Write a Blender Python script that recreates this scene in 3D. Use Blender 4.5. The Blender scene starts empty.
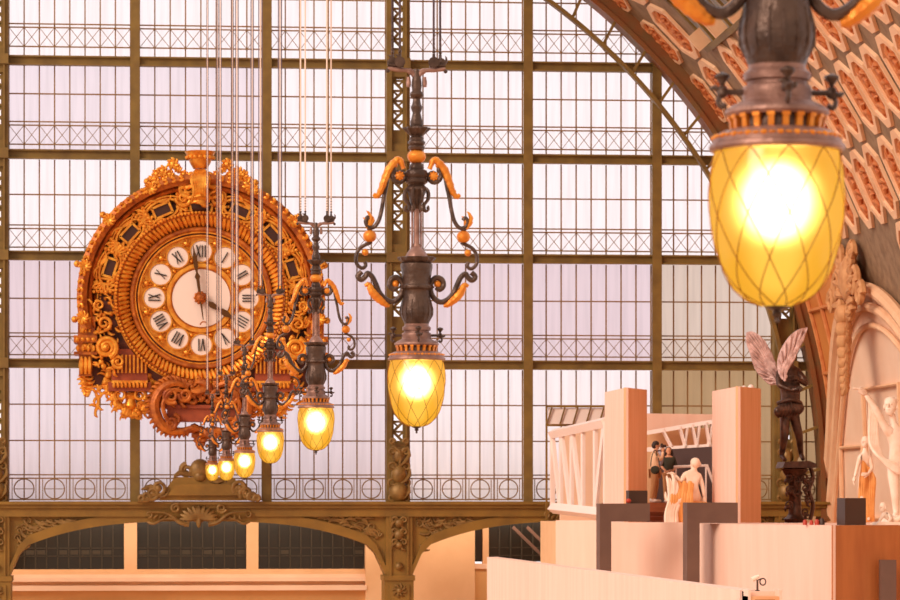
import bpy, math, random
from math import sin, cos, pi, radians, sqrt, atan2
from mathutils import Vector, Matrix

random.seed(7)
sc = bpy.context.scene
col = sc.collection

# ------------------------------------------------------------------ camera
F = 3300.0                      # focal length in pixels of a 900 px frame
TH = math.atan(302 / F)         # yaw to the right of the nave axis
HZ = 505.0                      # horizon row
CX, CZ = -1.69, 8.0
cam_d = bpy.data.cameras.new('camera')
cam = bpy.data.objects.new('camera', cam_d)
col.objects.link(cam)
cam.location = (CX, 0, CZ)
cam.rotation_euler = (pi / 2, 0, -TH)
cam_d.sensor_width = 36
cam_d.lens = F / 900 * 36
cam_d.shift_y = (HZ - 300) / 900
cam_d.clip_end = 600
cam_d.dof.use_dof = True
cam_d.dof.focus_distance = 36
cam_d.dof.aperture_fstop = 10.5
sc.camera = cam

# ------------------------------------------------------------------ world, sun, exposure
wd = bpy.data.worlds.new('sky')
sc.world = wd
wd.use_nodes = True
nt = wd.node_tree
nt.nodes.clear()
wo = nt.nodes.new('ShaderNodeOutputWorld')
bg = nt.nodes.new('ShaderNodeBackground')
tc = nt.nodes.new('ShaderNodeTexCoord')
sx = nt.nodes.new('ShaderNodeSeparateXYZ')
rp = nt.nodes.new('ShaderNodeValToRGB')
mp = nt.nodes.new('ShaderNodeMapRange')
mp.inputs['From Min'].default_value = -1
mp.inputs['From Max'].default_value = 1
nt.links.new(tc.outputs['Generated'], sx.inputs[0])
nt.links.new(sx.outputs['Y'], mp.inputs['Value'])
nt.links.new(mp.outputs[0], rp.inputs[0])
rp.color_ramp.elements[0].position = 0.40
rp.color_ramp.elements[0].color = (0.74, 0.60, 0.49, 1)
rp.color_ramp.elements[1].position = 0.60
rp.color_ramp.elements[1].color = (1.0, 0.90, 0.905, 1)
nt.links.new(rp.outputs[0], bg.inputs['Color'])
bg.inputs['Strength'].default_value = 1.19
nt.links.new(bg.outputs[0], wo.inputs[0])

sun_d = bpy.data.lights.new('sun', 'SUN')
sun_d.energy = 2.0
sun_d.angle = radians(24)
sun_d.color = (1.0, 0.82, 0.68)
sun = bpy.data.objects.new('sun', sun_d)
col.objects.link(sun)
sun.rotation_euler = Vector((0.74, 0.58, -0.48)).to_track_quat('-Z', 'Y').to_euler()

sc.view_settings.view_transform = 'Standard'
sc.view_settings.look = 'None'
sc.view_settings.exposure = 0.0
sc.view_settings.gamma = 1.0
sc.view_settings.use_curve_mapping = False


def P(px, py, Y):
    """world point seen at pixel px, py at nave depth Y"""
    a = (px - 450) / F
    dx = sin(TH) + a * cos(TH)
    dy = cos(TH) - a * sin(TH)
    t = Y / dy
    return Vector((CX + t * dx, Y, CZ + t * (HZ - py) / F))


def K(px, Y):
    """metres per pixel at that depth"""
    a = (px - 450) / F
    return Y / (cos(TH) - a * sin(TH)) / F


# ------------------------------------------------------------------ materials
def lin(c):
    out = []
    for v in c:
        v /= 255
        out.append(v / 12.92 if v <= .04045 else ((v + .055) / 1.055) ** 2.4)
    return tuple(out) + (1,)


MATS = {}


def mat(name, c, rough=.6, metal=0., c2=None, scale=3., bump=0., bscale=None, stretch=None, lo=.35, hi=.7, coat=0):
    m = bpy.data.materials.new(name)
    m.use_nodes = True
    n = m.node_tree
    b = n.nodes['Principled BSDF']
    b.inputs['Roughness'].default_value = rough
    b.inputs['Metallic'].default_value = metal
    b.inputs['Base Color'].default_value = lin(c)
    t = n.nodes.new('ShaderNodeTexCoord')
    mapn = n.nodes.new('ShaderNodeMapping')
    n.links.new(t.outputs['Object'], mapn.inputs[0])
    if stretch:
        mapn.inputs['Scale'].default_value = stretch
    if c2:
        ns = n.nodes.new('ShaderNodeTexNoise')
        ns.inputs['Scale'].default_value = scale
        ns.inputs['Detail'].default_value = 5
        n.links.new(mapn.outputs[0], ns.inputs['Vector'])
        r = n.nodes.new('ShaderNodeValToRGB')
        r.color_ramp.elements[0].position = lo
        r.color_ramp.elements[1].position = hi
        r.color_ramp.elements[0].color = lin(c)
        r.color_ramp.elements[1].color = lin(c2)
        n.links.new(ns.outputs['Fac'], r.inputs[0])
        n.links.new(r.outputs[0], b.inputs['Base Color'])
    if bump:
        nb = n.nodes.new('ShaderNodeTexNoise')
        nb.inputs['Scale'].default_value = bscale or scale * 3
        nb.inputs['Detail'].default_value = 4
        n.links.new(mapn.outputs[0], nb.inputs['Vector'])
        bp = n.nodes.new('ShaderNodeBump')
        bp.inputs['Strength'].default_value = bump
        bp.inputs['Distance'].default_value = .05
        n.links.new(nb.outputs['Fac'], bp.inputs['Height'])
        n.links.new(bp.outputs[0], b.inputs['Normal'])
    MATS[name] = m
    return m


def pane_mat(name, c):
    m = bpy.data.materials.new(name)
    m.use_nodes = True
    n = m.node_tree
    n.nodes.clear()
    o = n.nodes.new('ShaderNodeOutputMaterial')
    tr = n.nodes.new('ShaderNodeBsdfTranslucent')
    gl = n.nodes.new('ShaderNodeBsdfDiffuse')
    gl.inputs['Color'].default_value = lin((235, 225, 215))
    mx = n.nodes.new('ShaderNodeMixShader')
    mx.inputs[0].default_value = .05
    t = n.nodes.new('ShaderNodeTexCoord')
    mapn = n.nodes.new('ShaderNodeMapping')
    mapn.inputs['Scale'].default_value = (2.2, 1, .12)
    ns = n.nodes.new('ShaderNodeTexNoise')
    ns.inputs['Scale'].default_value = 3
    ns.inputs['Detail'].default_value = 3
    r = n.nodes.new('ShaderNodeValToRGB')
    r.color_ramp.elements[0].position = .3
    r.color_ramp.elements[1].position = .6
    cc = lin(c)
    r.color_ramp.elements[0].color = tuple(v * .9 for v in cc[:3]) + (1,)
    r.color_ramp.elements[1].color = cc
    n.links.new(t.outputs['Object'], mapn.inputs[0])
    n.links.new(mapn.outputs[0], ns.inputs['Vector'])
    n.links.new(ns.outputs['Fac'], r.inputs[0])
    n.links.new(r.outputs[0], tr.inputs['Color'])
    n.links.new(tr.outputs[0], mx.inputs[1])
    n.links.new(gl.outputs[0], mx.inputs[2])
    n.links.new(mx.outputs[0], o.inputs[0])
    MATS[name] = m
    return m


iron = mat('olive_iron', (138, 108, 50), .6, .05, (116, 88, 42), 2.0, .1)
iron_l = mat('thin_iron', (148, 110, 62), .6, .1)
cornice_m = mat('cornice_paint', (150, 112, 44), .55, .15, (122, 90, 36), 1.2, .2)
relief_m = mat('relief_paint', (150, 115, 62), .5, .25, (112, 80, 36), 4, .2)
bronze_arch = mat('arch_bronze', (128, 96, 58), .6, .2, (150, 82, 40), 1.5, .2)
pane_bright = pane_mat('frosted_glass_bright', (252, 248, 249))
pane_mid = pane_mat('frosted_glass_mid', (236, 228, 234))  # weaker daylight behind some windows is put into these glass tints
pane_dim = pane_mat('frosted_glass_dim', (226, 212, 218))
pane_grey = pane_mat('frosted_glass_dim_grey', (214, 200, 186))
pane_dark = pane_mat('frosted_glass_dim_amber', (178, 150, 112))
gold = mat('clock_gold', (250, 176, 66), .36, .6, (214, 120, 34), 5, .3, 9)
gold_d = mat('clock_gold_shaded', (206, 116, 40), .45, .4, (136, 60, 22), 4, .4, 9)  # gilding with the clock's shadow tones put into the colour
redbrown = mat('clock_shade_brown', (104, 44, 22), .55, .15, (62, 26, 14), 3, .2)  # shadow brown of the clock's recesses, painted as a base colour
redpanel = mat('clock_panel_rust', (168, 78, 42), .6, .05, (140, 60, 34), 3)
blackbr = mat('clock_dark_panel', (66, 28, 16), .5, .1)
enamel = mat('clock_enamel', (248, 226, 216), .35, 0)
black = mat('numeral_black', (34, 20, 16), .5, 0)
hand_m = mat('clock_hand', (96, 58, 20), .4, .5)
lampb = mat('lamp_bronze', (96, 72, 60), .38, .45, (62, 43, 35), 9, .25, 30)
lamph = mat('lamp_bronze_highlight', (172, 130, 116), .45, .4, (116, 80, 68), 9, .2, 30)  # pinkish highlights of the bronze put into these parts' colour
lampg = mat('lamp_gold', (238, 152, 52), .4, .45, (214, 116, 30), 12, .2, 30)
lamplat = mat('globe_wire', (150, 92, 20), .5, .3)
cable_m = mat('cable_steel', (244, 214, 196), .7, 0)
cable_d = mat('cable_dark', (120, 98, 104), .5, .3)
plaster = mat('pink_plaster', (242, 196, 152), .8, 0, (232, 184, 138), 1.0)
plaster_b = mat('cream_plaster', (250, 214, 186), .8, 0, (244, 204, 174), .8)
beige = mat('beige_wall', (226, 176, 118), .8, 0, (214, 162, 104), .6)
darkglass = mat('dark_glass', (34, 28, 18), .3, 0, (44, 36, 26), .9)
darkbar = mat('dark_bar', (66, 56, 42), .6, 0)
pale = mat('pale_panel', (248, 208, 188), .7, 0, (244, 198, 176), 1.2, stretch=(3, 3, .3))
oak_and_shade = mat('oak_and_shade_panel', (242, 182, 136), .6, 0, (232, 166, 118), 2, stretch=(3, 3, .25))  # warm, weaker light on pillar faces put in; plain wood on the stand
brownwood_and_shade = mat('brown_oak_and_shade', (190, 112, 56), .6, 0, (172, 96, 46), 2, stretch=(2, 2, .3))  # big block: shade of one face painted in; stand: plain brown wood
taupe = mat('taupe_frame', (116, 84, 70), .7, 0, (104, 74, 62), 2)
white_m = mat('white_steel', (250, 226, 216), .6, 0)
charcoal = mat('charcoal', (88, 66, 64), .7, 0)
blackbox = mat('black_box', (66, 44, 36), .5, 0)
stepw = mat('step_wood', (170, 92, 52), .6, 0, (140, 72, 40), 3, stretch=(.4, 3, 3))
coffer_rib = mat('vault_rib', (158, 126, 96), .8, 0, (132, 102, 76), 3, .3, 14)
coffer_frame = mat('coffer_frame', (246, 200, 160), .75, 0, (234, 180, 138), 1.5)
coffer_in = mat('coffer_orange', (222, 146, 88), .8, 0, (200, 116, 62), 4, .3)
rosette_m = mat('coffer_rosette', (196, 104, 50), .7, 0, (220, 146, 92), 5)
drop_m = mat('arch_drop', (218, 160, 108), .7, 0, (190, 126, 76), 4)
skylight_m = mat('skylight_grey', (172, 166, 158), .6, 0, (156, 148, 140), 1)
skylight_b = mat('skylight_pale', (206, 190, 176), .6, 0)
orangewall = mat('ochre_wall', (220, 140, 70), .8, 0, (204, 122, 56), .8)
statue_bronze = mat('statue_bronze', (104, 74, 60), .35, .45, (62, 42, 34), 6, .2)
statue_light = mat('toplit_bronze', (240, 204, 198), .5, .05, (176, 132, 122), 5, .3)  # pale pink of light from above, painted into the wings
marble = mat('white_marble', (252, 230, 212), .6, 0, (242, 208, 182), 4)
marble_g = mat('golden_and_lit_marble', (240, 172, 100), .6, 0, (226, 148, 74), 4)  # golden drapery's own colour; on the draped robe, orange light painted in
skin_m = mat('skin', (226, 160, 122), .6, 0)
hair_m = mat('dark_hair', (52, 32, 26), .6, 0)
peach = mat('peach_jacket', (254, 204, 164), .8, 0)
blueshirt = mat('blue_shirt', (178, 172, 190), .8, 0)
khaki = mat('khaki_trousers', (196, 136, 88), .8, 0)
darktop = mat('dark_top', (62, 58, 44), .8, 0)
shoe_m = mat('white_shoe', (236, 216, 206), .7, 0)
redp = mat('red_plastic', (190, 60, 40), .5, 0)
floor_m = mat('limestone_floor', (222, 178, 140), .5, 0, (206, 160, 120), .5)


def globe_mat():
    m = bpy.data.materials.new('amber_globe_glass')
    m.use_nodes = True
    n = m.node_tree
    n.nodes.clear()
    o = n.nodes.new('ShaderNodeOutputMaterial')
    rf = n.nodes.new('ShaderNodeBsdfRefraction')
    rf.inputs['Color'].default_value = (1, .74, .22, 1)
    rf.inputs['Roughness'].default_value = .74
    rf.inputs['IOR'].default_value = 1.25
    em = n.nodes.new('ShaderNodeEmission')
    em.inputs['Color'].default_value = (1, .485, .025, 1)
    em.inputs['Strength'].default_value = 1.0
    gl = n.nodes.new('ShaderNodeBsdfGlossy')
    gl.inputs['Roughness'].default_value = .2
    m1 = n.nodes.new('ShaderNodeMixShader')
    m1.inputs[0].default_value = .55
    m2 = n.nodes.new('ShaderNodeMixShader')
    m2.inputs[0].default_value = .04
    n.links.new(rf.outputs[0], m1.inputs[1])
    n.links.new(em.outputs[0], m1.inputs[2])
    n.links.new(m1.outputs[0], m2.inputs[1])
    n.links.new(gl.outputs[0], m2.inputs[2])
    n.links.new(m2.outputs[0], o.inputs[0])
    return m


def emit_mat(name, c, s):
    m = bpy.data.materials.new(name)
    m.use_nodes = True
    n = m.node_tree
    n.nodes.clear()
    o = n.nodes.new('ShaderNodeOutputMaterial')
    em = n.nodes.new('ShaderNodeEmission')
    em.inputs['Color'].default_value = c
    em.inputs['Strength'].default_value = s
    n.links.new(em.outputs[0], o.inputs[0])
    return m


globe_m = globe_mat()
bulb_m = emit_mat('bulb_light', (1, .90, .72, 1), 26)


# ------------------------------------------------------------------ mesh building
class MB:
    def __init__(s):
        s.v = []
        s.f = []

    def add(s, vs, fs):
        o = len(s.v)
        s.v += [tuple(v) for v in vs]
        s.f += [tuple(i + o for i in f) for f in fs]
        return s

    def box(s, x0, x1, y0, y1, z0, z1):
        vs = [(x, y, z) for x in (x0, x1) for y in (y0, y1) for z in (z0, z1)]
        return s.add(vs, [(0, 1, 3, 2), (4, 6, 7, 5), (0, 4, 5, 1), (2, 3, 7, 6), (0, 2, 6, 4), (1, 5, 7, 3)])

    def bar(s, a, b, w, h=None, up=(0, 1, 0)):
        """rectangular bar between two points: w across, h along up"""
        a, b = Vector(a), Vector(b)
        h = h or w
        d = (b - a).normalized()
        u = Vector(up)
        u = (u - d * u.dot(d)).normalized()
        r = d.cross(u)
        vs = []
        for p in (a, b):
            for i, j in ((-1, -1), (1, -1), (1, 1), (-1, 1)):
                vs.append(p + r * (i * w / 2) + u * (j * h / 2))
        return s.add(vs, [(0, 1, 2, 3), (7, 6, 5, 4), (0, 4, 5, 1), (1, 5, 6, 2), (2, 6, 7, 3), (3, 7, 4, 0)])

    def prism(s, poly, a0, a1, axis='y'):
        """polygon in the other two axes, extruded along axis"""
        def mk(p, a):
            return {'y': (p[0], a, p[1]), 'z': (p[0], p[1], a), 'x': (a, p[0], p[1])}[axis]
        n = len(poly)
        vs = [mk(p, a0) for p in poly] + [mk(p, a1) for p in poly]
        fs = [tuple(range(n)), tuple(range(2 * n - 1, n - 1, -1))]
        fs += [(i, (i + 1) % n, n + (i + 1) % n, n + i) for i in range(n)]
        return s.add(vs, fs)

    def tube(s, path, r, n=8, closed=False):
        path = [Vector(p) for p in path]
        m = len(path)
        rr = r if isinstance(r, (list, tuple)) else [r] * m
        vs = []
        nrm = None
        for i in range(m):
            if closed:
                t = path[(i + 1) % m] - path[i - 1]
            else:
                t = path[min(i + 1, m - 1)] - path[max(i - 1, 0)]
            if t.length < 1e-9:
                t = Vector((0, 0, 1))
            t.normalize()
            if nrm is None:
                nrm = t.cross(Vector((0, 1, 0)))
                if nrm.length < .1:
                    nrm = t.cross(Vector((1, 0, 0)))
            nrm = (nrm - t * nrm.dot(t))
            nrm.normalize()
            bn = t.cross(nrm)
            for k in range(n):
                a = 2 * pi * k / n
                vs.append(path[i] + (nrm * cos(a) + bn * sin(a)) * rr[i])
        fs = []
        for i in range(m if closed else m - 1):
            j = (i + 1) % m
            for k in range(n):
                l = (k + 1) % n
                fs.append((i * n + k, i * n + l, j * n + l, j * n + k))
        if not closed:
            fs.append(tuple(range(n - 1, -1, -1)))
            fs.append(tuple((m - 1) * n + k for k in range(n)))
        return s.add(vs, fs)

    def lathe(s, prof, c=(0, 0, 0), n=24, axis='z', wob=None):
        c = Vector(c)
        vs = []
        for i, (r, z) in enumerate(prof):
            for k in range(n):
                a = 2 * pi * k / n
                q = max(r, 1e-4)
                if wob:
                    q *= 1 + wob[i] * cos(a * wob[-1])
                if axis == 'z':
                    vs.append(c + Vector((q * cos(a), q * sin(a), z)))
                elif axis == 'y':
                    vs.append(c + Vector((q * cos(a), z, q * sin(a))))
                else:
                    vs.append(c + Vector((z, q * cos(a), q * sin(a))))
        fs = []
        for i in range(len(prof) - 1):
            for k in range(n):
                l = (k + 1) % n
                fs.append((i * n + k, i * n + l, (i + 1) * n + l, (i + 1) * n + k))
        fs.append(tuple(range(n - 1, -1, -1)))
        m = len(prof) - 1
        fs.append(tuple(m * n + k for k in range(n)))
        return s.add(vs, fs)

    def ring(s, prof, c=(0, 0, 0), n=64, a0=0, a1=360):
        """closed profile [(radius, y)...] swept about the y axis"""
        full = abs(a1 - a0 - 360) < 1e-6
        c = Vector(c)
        m = len(prof)
        cnt = n if full else n + 1
        vs = []
        for k in range(cnt):
            a = radians(a0 + (a1 - a0) * k / n)
            for r, y in prof:
                vs.append(c + Vector((r * cos(a), y, r * sin(a))))
        fs = []
        for k in range(n):
            k2 = (k + 1) % cnt
            for i in range(m):
                j = (i + 1) % m
                fs.append((k * m + i, k * m + j, k2 * m + j, k2 * m + i))
        if not full:
            fs.append(tuple(range(m)))
            fs.append(tuple(n * m + i for i in range(m - 1, -1, -1)))
        return s.add(vs, fs)

    def ball(s, c, r, n=10, m=7):
        if not isinstance(r, (tuple, list)):
            r = (r, r, r)
        vs = [(c[0], c[1], c[2] - r[2])]
        for i in range(1, m):
            b = -pi / 2 + pi * i / m
            for k in range(n):
                a = 2 * pi * k / n
                vs.append((c[0] + r[0] * cos(b) * cos(a), c[1] + r[1] * cos(b) * sin(a), c[2] + r[2] * sin(b)))
        vs.append((c[0], c[1], c[2] + r[2]))
        fs = [(0, 1 + (k + 1) % n, 1 + k) for k in range(n)]
        for i in range(m - 2):
            for k in range(n):
                l = (k + 1) % n
                fs.append((1 + i * n + k, 1 + i * n + l, 1 + (i + 1) * n + l, 1 + (i + 1) * n + k))
        t = len(vs) - 1
        b = 1 + (m - 2) * n
        fs += [(b + k, b + (k + 1) % n, t) for k in range(n)]
        return s.add(vs, fs)

    def leaf(s, a, b, w, bend=.25, up=(0, -1, 0), n=6):
        """a fat acanthus lobe from a to b"""
        a, b = Vector(a), Vector(b)
        d = b - a
        side = d.cross(Vector(up))
        pts = [a, a + d * .3 + side * bend * .7, a + d * .65 + side * bend, a + d * .9 + side * bend * .5, b]
        return s.tube(pts, [w * .45, w, w * .95, w * .55, w * .08], n)

    def scroll(s, c, r0, r1, turns, a0, th, flip=1, n=None, y=0, seg=7):
        """volute in the xz plane from radius r0 to r1"""
        n = n or max(12, int(18 * turns))
        pts, rr = [], []
        for i in range(n + 1):
            u = i / n
            a = radians(a0) + flip * 2 * pi * turns * u
            r = r0 + (r1 - r0) * u ** .8
            pts.append((c[0] + r * cos(a), c[1] + y, c[2] + r * sin(a)))
            rr.append(th * (.55 + .45 * u))
        s.tube(pts, rr, seg)
        return pts

    def build(s, name, m, parent=None, origin=None, sharp=38, smooth=True):
        me = bpy.data.meshes.new(name)
        vs = s.v
        if origin is not None:
            o_ = Vector(origin)
            vs = [tuple(Vector(v) - o_) for v in vs]
        me.from_pydata(vs, [], s.f)
        me.validate()
        import bmesh
        bm = bmesh.new()
        bm.from_mesh(me)
        bmesh.ops.recalc_face_normals(bm, faces=bm.faces)
        bm.to_mesh(me)
        bm.free()
        if smooth:
            me.polygons.foreach_set('use_smooth', [True] * len(me.polygons))
            me.set_sharp_from_angle(angle=radians(sharp))
        me.materials.append(m)
        o = bpy.data.objects.new(name, me)
        col.objects.link(o)
        if origin is not None:
            o.location = origin
        if parent:
            o.parent = parent
        return o


def smoothp(pts, n=6):
    pts = [Vector(p) for p in pts]
    out = []
    for i in range(len(pts) - 1):
        p0 = pts[max(i - 1, 0)]
        p1, p2 = pts[i], pts[i + 1]
        p3 = pts[min(i + 2, len(pts) - 1)]
        for k in range(n):
            t = k / n
            out.append(.5 * ((2 * p1) + (p2 - p0) * t + (2 * p0 - 5 * p1 + 4 * p2 - p3) * t * t + (3 * p1 - p0 - 3 * p2 + p3) * t ** 3))
    out.append(pts[-1])
    return out


def tag(o, label, cat, group=None):
    o['label'] = label
    o['category'] = cat
    if group:
        o['group'] = group
    return o


def struct(o):
    o['kind'] = 'structure'
    return o


def thing(name, label, cat, loc, group=None, rz=0):
    o = bpy.data.objects.new(name, None)
    o.empty_display_size = .2
    o.location = loc
    o.rotation_euler = (0, 0, rz)
    col.objects.link(o)
    return tag(o, label, cat, group)


def kids(o):
    return [c for c in bpy.data.objects if c.parent == o]


def copy_tree(o, parent=None):
    c = o.copy()
    col.objects.link(c)
    if parent:
        c.parent = parent
    for ch in kids(o):
        copy_tree(ch, c)
    return c


def skin_mesh(joints, bones, sub=2):
    """joints {name:(x,y,z,r)} -> evaluated skinned mesh data"""
    names = list(joints)
    me = bpy.data.meshes.new('tmp')
    me.from_pydata([joints[n][:3] for n in names], [(names.index(a), names.index(b)) for a, b in bones], [])
    o = bpy.data.objects.new('tmp', me)
    col.objects.link(o)
    md = o.modifiers.new('s', 'SKIN')
    md.use_smooth_shade = True
    if not me.skin_vertices:
        with bpy.context.temp_override(object=o, active_object=o):
            bpy.ops.mesh.customdata_skin_add()
    for i, n in enumerate(names):
        r = joints[n][3]
        me.skin_vertices[0].data[i].radius = (r, r) if not isinstance(r, tuple) else r
        me.skin_vertices[0].data[i].use_root = (i == 0)
    sb = o.modifiers.new('b', 'SUBSURF')
    sb.levels = sub
    sb.render_levels = sub
    dg = bpy.context.evaluated_depsgraph_get()
    ev = o.evaluated_get(dg)
    r = bpy.data.meshes.new_from_object(ev)
    vs = [tuple(v.co) for v in r.vertices]
    fs = [tuple(p.vertices) for p in r.polygons]
    bpy.data.objects.remove(o)
    bpy.data.meshes.remove(r)
    return vs, fs


# ================================================================== THE SETTING
YW = 105.0
ZC, R = 8.6, 20.3
XB = [-10.6, -6.43, -2.1, 2.06, 6.22, 10.38, 14.53, 18.68]


def zp(py, Y=YW, px=300):
    return P(px, py, Y).z


struct(MB().box(-22, 21, -4, 112, -.3, 0).build('floor', floor_m, smooth=False))

# ---- windows of the end wall
rows = [  # top, bottom, horizontals, band top lines, band bottom, circles?
    (-30, 61, [0], (28, 31.5), 50.5, False),
    (69, 153, [97], (125, 128.5), 147.5, False),
    (162.5, 253.5, [197], (227.5, 231), 249.5, False),
    (263, 360, [300], (334.5, 338), 356, False),
    (369.5, 500.5, [405, 441], (475, 478.5), 499.5, True),
]
nwin = 0
for bi in range(8):
    xa = XB[bi]
    xb = XB[bi + 1] if bi < 7 else 20.25
    heavy = lambda i: i in (1, 4, 7)
    ha = .37 if heavy(bi) else .14
    hb = .37 if (bi < 7 and heavy(bi + 1)) else (.14 if bi < 7 else 0)
    x0, x1 = xa + ha, xb - hb
    npane = 8 if bi < 7 else 3
    for ri, (t, b, hs, (b1, b2), b3, circ) in enumerate(rows):
        nwin += 1
        zt, zb = zp(t), zp(b)
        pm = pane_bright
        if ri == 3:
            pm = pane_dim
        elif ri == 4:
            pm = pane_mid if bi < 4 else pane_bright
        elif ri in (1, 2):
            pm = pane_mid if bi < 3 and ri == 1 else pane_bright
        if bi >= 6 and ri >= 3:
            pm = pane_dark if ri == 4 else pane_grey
        g = MB()
        g.add([(x0 - .1, YW, zb - .1), (x1 + .1, YW, zb - .1), (x1 + .1, YW, zt + .1), (x0 - .1, YW, zt + .1)], [(0, 1, 2, 3)])
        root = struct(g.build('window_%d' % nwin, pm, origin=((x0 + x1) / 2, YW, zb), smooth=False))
        org = Vector(root.location)
        fr = MB()
        for k in range(npane + 1):
            x = x0 + (x1 - x0) * k / npane
            fr.box(x - .02, x + .02, YW - .10, YW - .03, zb, zt)
        for h in hs:
            fr.box(x0, x1, YW - .09, YW - .03, zp(h) - .02, zp(h) + .02)
        o = fr.build('window_frame', iron_l, root, smooth=False)
        o.matrix_parent_inverse = Matrix.Translation(-org)
        la = MB()
        for h in (b1, b2, b3):
            la.box(x0, x1, YW - .17, YW - .12, zp(h) - .02, zp(h) + .02)
        za, zc_ = zp(b2), zp(b3)
        if circ:
            for k in range(0, npane - 1, 2):
                xc = x0 + (x1 - x0) * (k + 1) / npane
                rr = min((x1 - x0) / npane * .66, (za - zc_) * .48)
                zm = (za + zc_) / 2
                la.tube([(xc + rr * cos(a * pi / 10), YW - .145, zm + rr * sin(a * pi / 10)) for a in range(20)], .02, 5, True)
                la.box(xc - rr, xc + rr, YW - .16, YW - .13, zm - .012, zm + .012)
                for s_ in (-1, 1):
                    xx = xc + s_ * (x1 - x0) / npane * .78
                    la.box(xx - .012, xx + .012, YW - .16, YW - .13, zc_, za)
        else:
            for k in range(npane):
                xa_, xb_ = x0 + (x1 - x0) * k / npane, x0 + (x1 - x0) * (k + 1) / npane
                la.bar((xa_, YW - .145, zc_), (xb_, YW - .145, za), .018)
                la.bar((xa_, YW - .145, za), (xb_, YW - .145, zc_), .018)
        o = la.build('guard_lattice', iron_l, root, smooth=False)
        o.matrix_parent_inverse = Matrix.Translation(-org)

# ---- beams and slender mullions
for i, py in enumerate((-34, 65, 157.8, 258.2, 364.8)):
    z = zp(py)
    b = MB()
    b.box(-14, 20.3, YW - .35, YW - .02, z - .13, z + .13)
    b.box(-14, 20.3, YW - .45, YW - .35, z - .15, z - .10)
    b.box(-14, 20.3, YW - .45, YW - .35, z + .10, z + .15)
    struct(b.build('trim_%d' % (i + 1), iron, smooth=False))
for i, bi in enumerate((0, 2, 3, 5, 6)):
    x = XB[bi]
    b = MB()
    b.box(x - .10, x + .10, YW - .42, YW, zp(503), zp(-40))
    b.box(x - .15, x + .15, YW - .50, YW - .42, zp(503), zp(-40))
    struct(b.build('trim_%d' % (i + 6), iron, smooth=False))

# ---- heavy lattice columns
for i, bi in enumerate((1, 4, 7)):
    x = XB[bi]
    zt, zb = zp(-40), zp(503)
    root = MB()
    for s_ in (-1, 1):
        root.box(x + s_ * .30 - .07, x + s_ * .30 + .07, YW - .6, YW - .02, zb, zt)
        root.box(x + s_ * .24 - .03, x + s_ * .24 + .03, YW - .7, YW - .6, zb, zt)
    for py in (65, 157.8, 258.2, 364.8):
        z = zp(py)
        root.box(x - .26, x + .26, YW - .62, YW - .1, z - .42, z + .42)
        root.box(x - .38, x + .38, YW - .74, YW - .55, z - .16, z + .16)
    # web plate: solid, with pierced stretches below each beam
    holes = [(-30, 50), (80, 132), (176, 232), (272, 318), (400, 442)]
    prev = 503
    for (h0, h1) in reversed(holes):
        root.box(x - .26, x + .26, YW - .52, YW - .46, zp(prev), zp(h1))
        z, k = zp(h1), 0
        while z < zp(h0) - .05:
            s_ = 1 if k % 2 else -1
            root.bar((x - .16 * s_, YW - .49, z), (x + .16 * s_, YW - .49, z + .32), .085)
            root.bar((x - .2, YW - .49, z), (x + .2, YW - .49, z), .07)
            root.bar((x, YW - .49, z + .16), (x - .17 * s_, YW - .49, z + .32), .06)
            z += .32
            k += 1
        prev = h0
    for s_ in (-1, 1):
        root.box(x + s_ * .20 - .06, x + s_ * .20 + .06, YW - .53, YW - .45, zb, zt)
    c = struct(root.build('trim_%d' % (i + 11), iron, smooth=False))
    # carved console over the cornice
    m = MB()
    z0 = zp(503)
    kk = .032
    m.box(x - .22, x + .22, YW - .72, YW - .1, z0, z0 + 1.9)
    m.ball((x, YW - .85, z0 + .35), (.33, .3, .34), 14, 9)
    m.ball((x, YW - .85, z0 + .9), (.25, .25, .3), 14, 9)
    m.ball((x, YW - .8, z0 + 1.5), (.2, .2, .26), 12, 8)
    for s_ in (-1, 1):
        for zz, rr in ((.15, .14), (.62, .17), (1.15, .15), (1.62, .12), (1.95, .09)):
            m.scroll((x + s_ * .22, YW - .9, z0 + zz), .03, rr, 1.3, 90, .05, s_)
        m.leaf((x, YW - .95, z0 + .6), (x + s_ * .3, YW - .95, z0 + 1.15), .07)
        m.leaf((x, YW - .95, z0 + 1.15), (x + s_ * .25, YW - .95, z0 + 1.8), .06)
        m.leaf((x, YW - 1.0, z0 + .1), (x + s_ * .28, YW - 1.0, z0 + .6), .07)
    m.build('carved_console', relief_m, c)
    # pier under the cornice
    m = MB()
    zlo = zp(575)
    m.box(x - .42, x + .42, YW - .9, YW + .5, zlo, zp(516))
    m.box(x - .30, x - .24, YW - .96, YW - .9, zlo, zp(516))
    m.box(x + .24, x + .30, YW - .96, YW - .9, zlo, zp(516))
    m.box(x - .5, x + .5, YW - 1.0, YW + .5, zp(580), zlo)
    m.box(x - .46, x + .46, YW - .95, YW + .5, 0, zp(580))
    m.box(x - .32, x + .32, YW - 1.0, YW - .95, zp(600) - .3, zp(584))
    m.build('pier', cornice_m, c, smooth=False)
    m = MB()
    for zz, rr in ((.25, .15), (.62, .17), (.95, .12)):
        m.ball((x, YW - .95, zp(512) - zz - .1), (rr, .12, rr), 12, 8)
        for s_ in (-1, 1):
            m.scroll((x + s_ * .15, YW - .98, zp(512) - zz), .02, .10, 1.2, 90, .04, s_)
            m.leaf((x, YW - .98, zp(512) - zz), (x + s_ * .24, YW - .98, zp(512) - zz - .25), .05)
    m.ball((x, YW - .95, zp(566)), (.13, .1, .13), 12, 8)
    m.ball((x, YW - 1.02, zp(590)), (.10, .1, .10), 12, 8)
    for k in range(8):
        a = k * pi / 4
        m.leaf((x, YW - 1.02, zp(590)), (x + .24 * cos(a), YW - 1.02, zp(590) + .24 * sin(a)), .05)
    m.build('pier_carving', relief_m, c)

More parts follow.
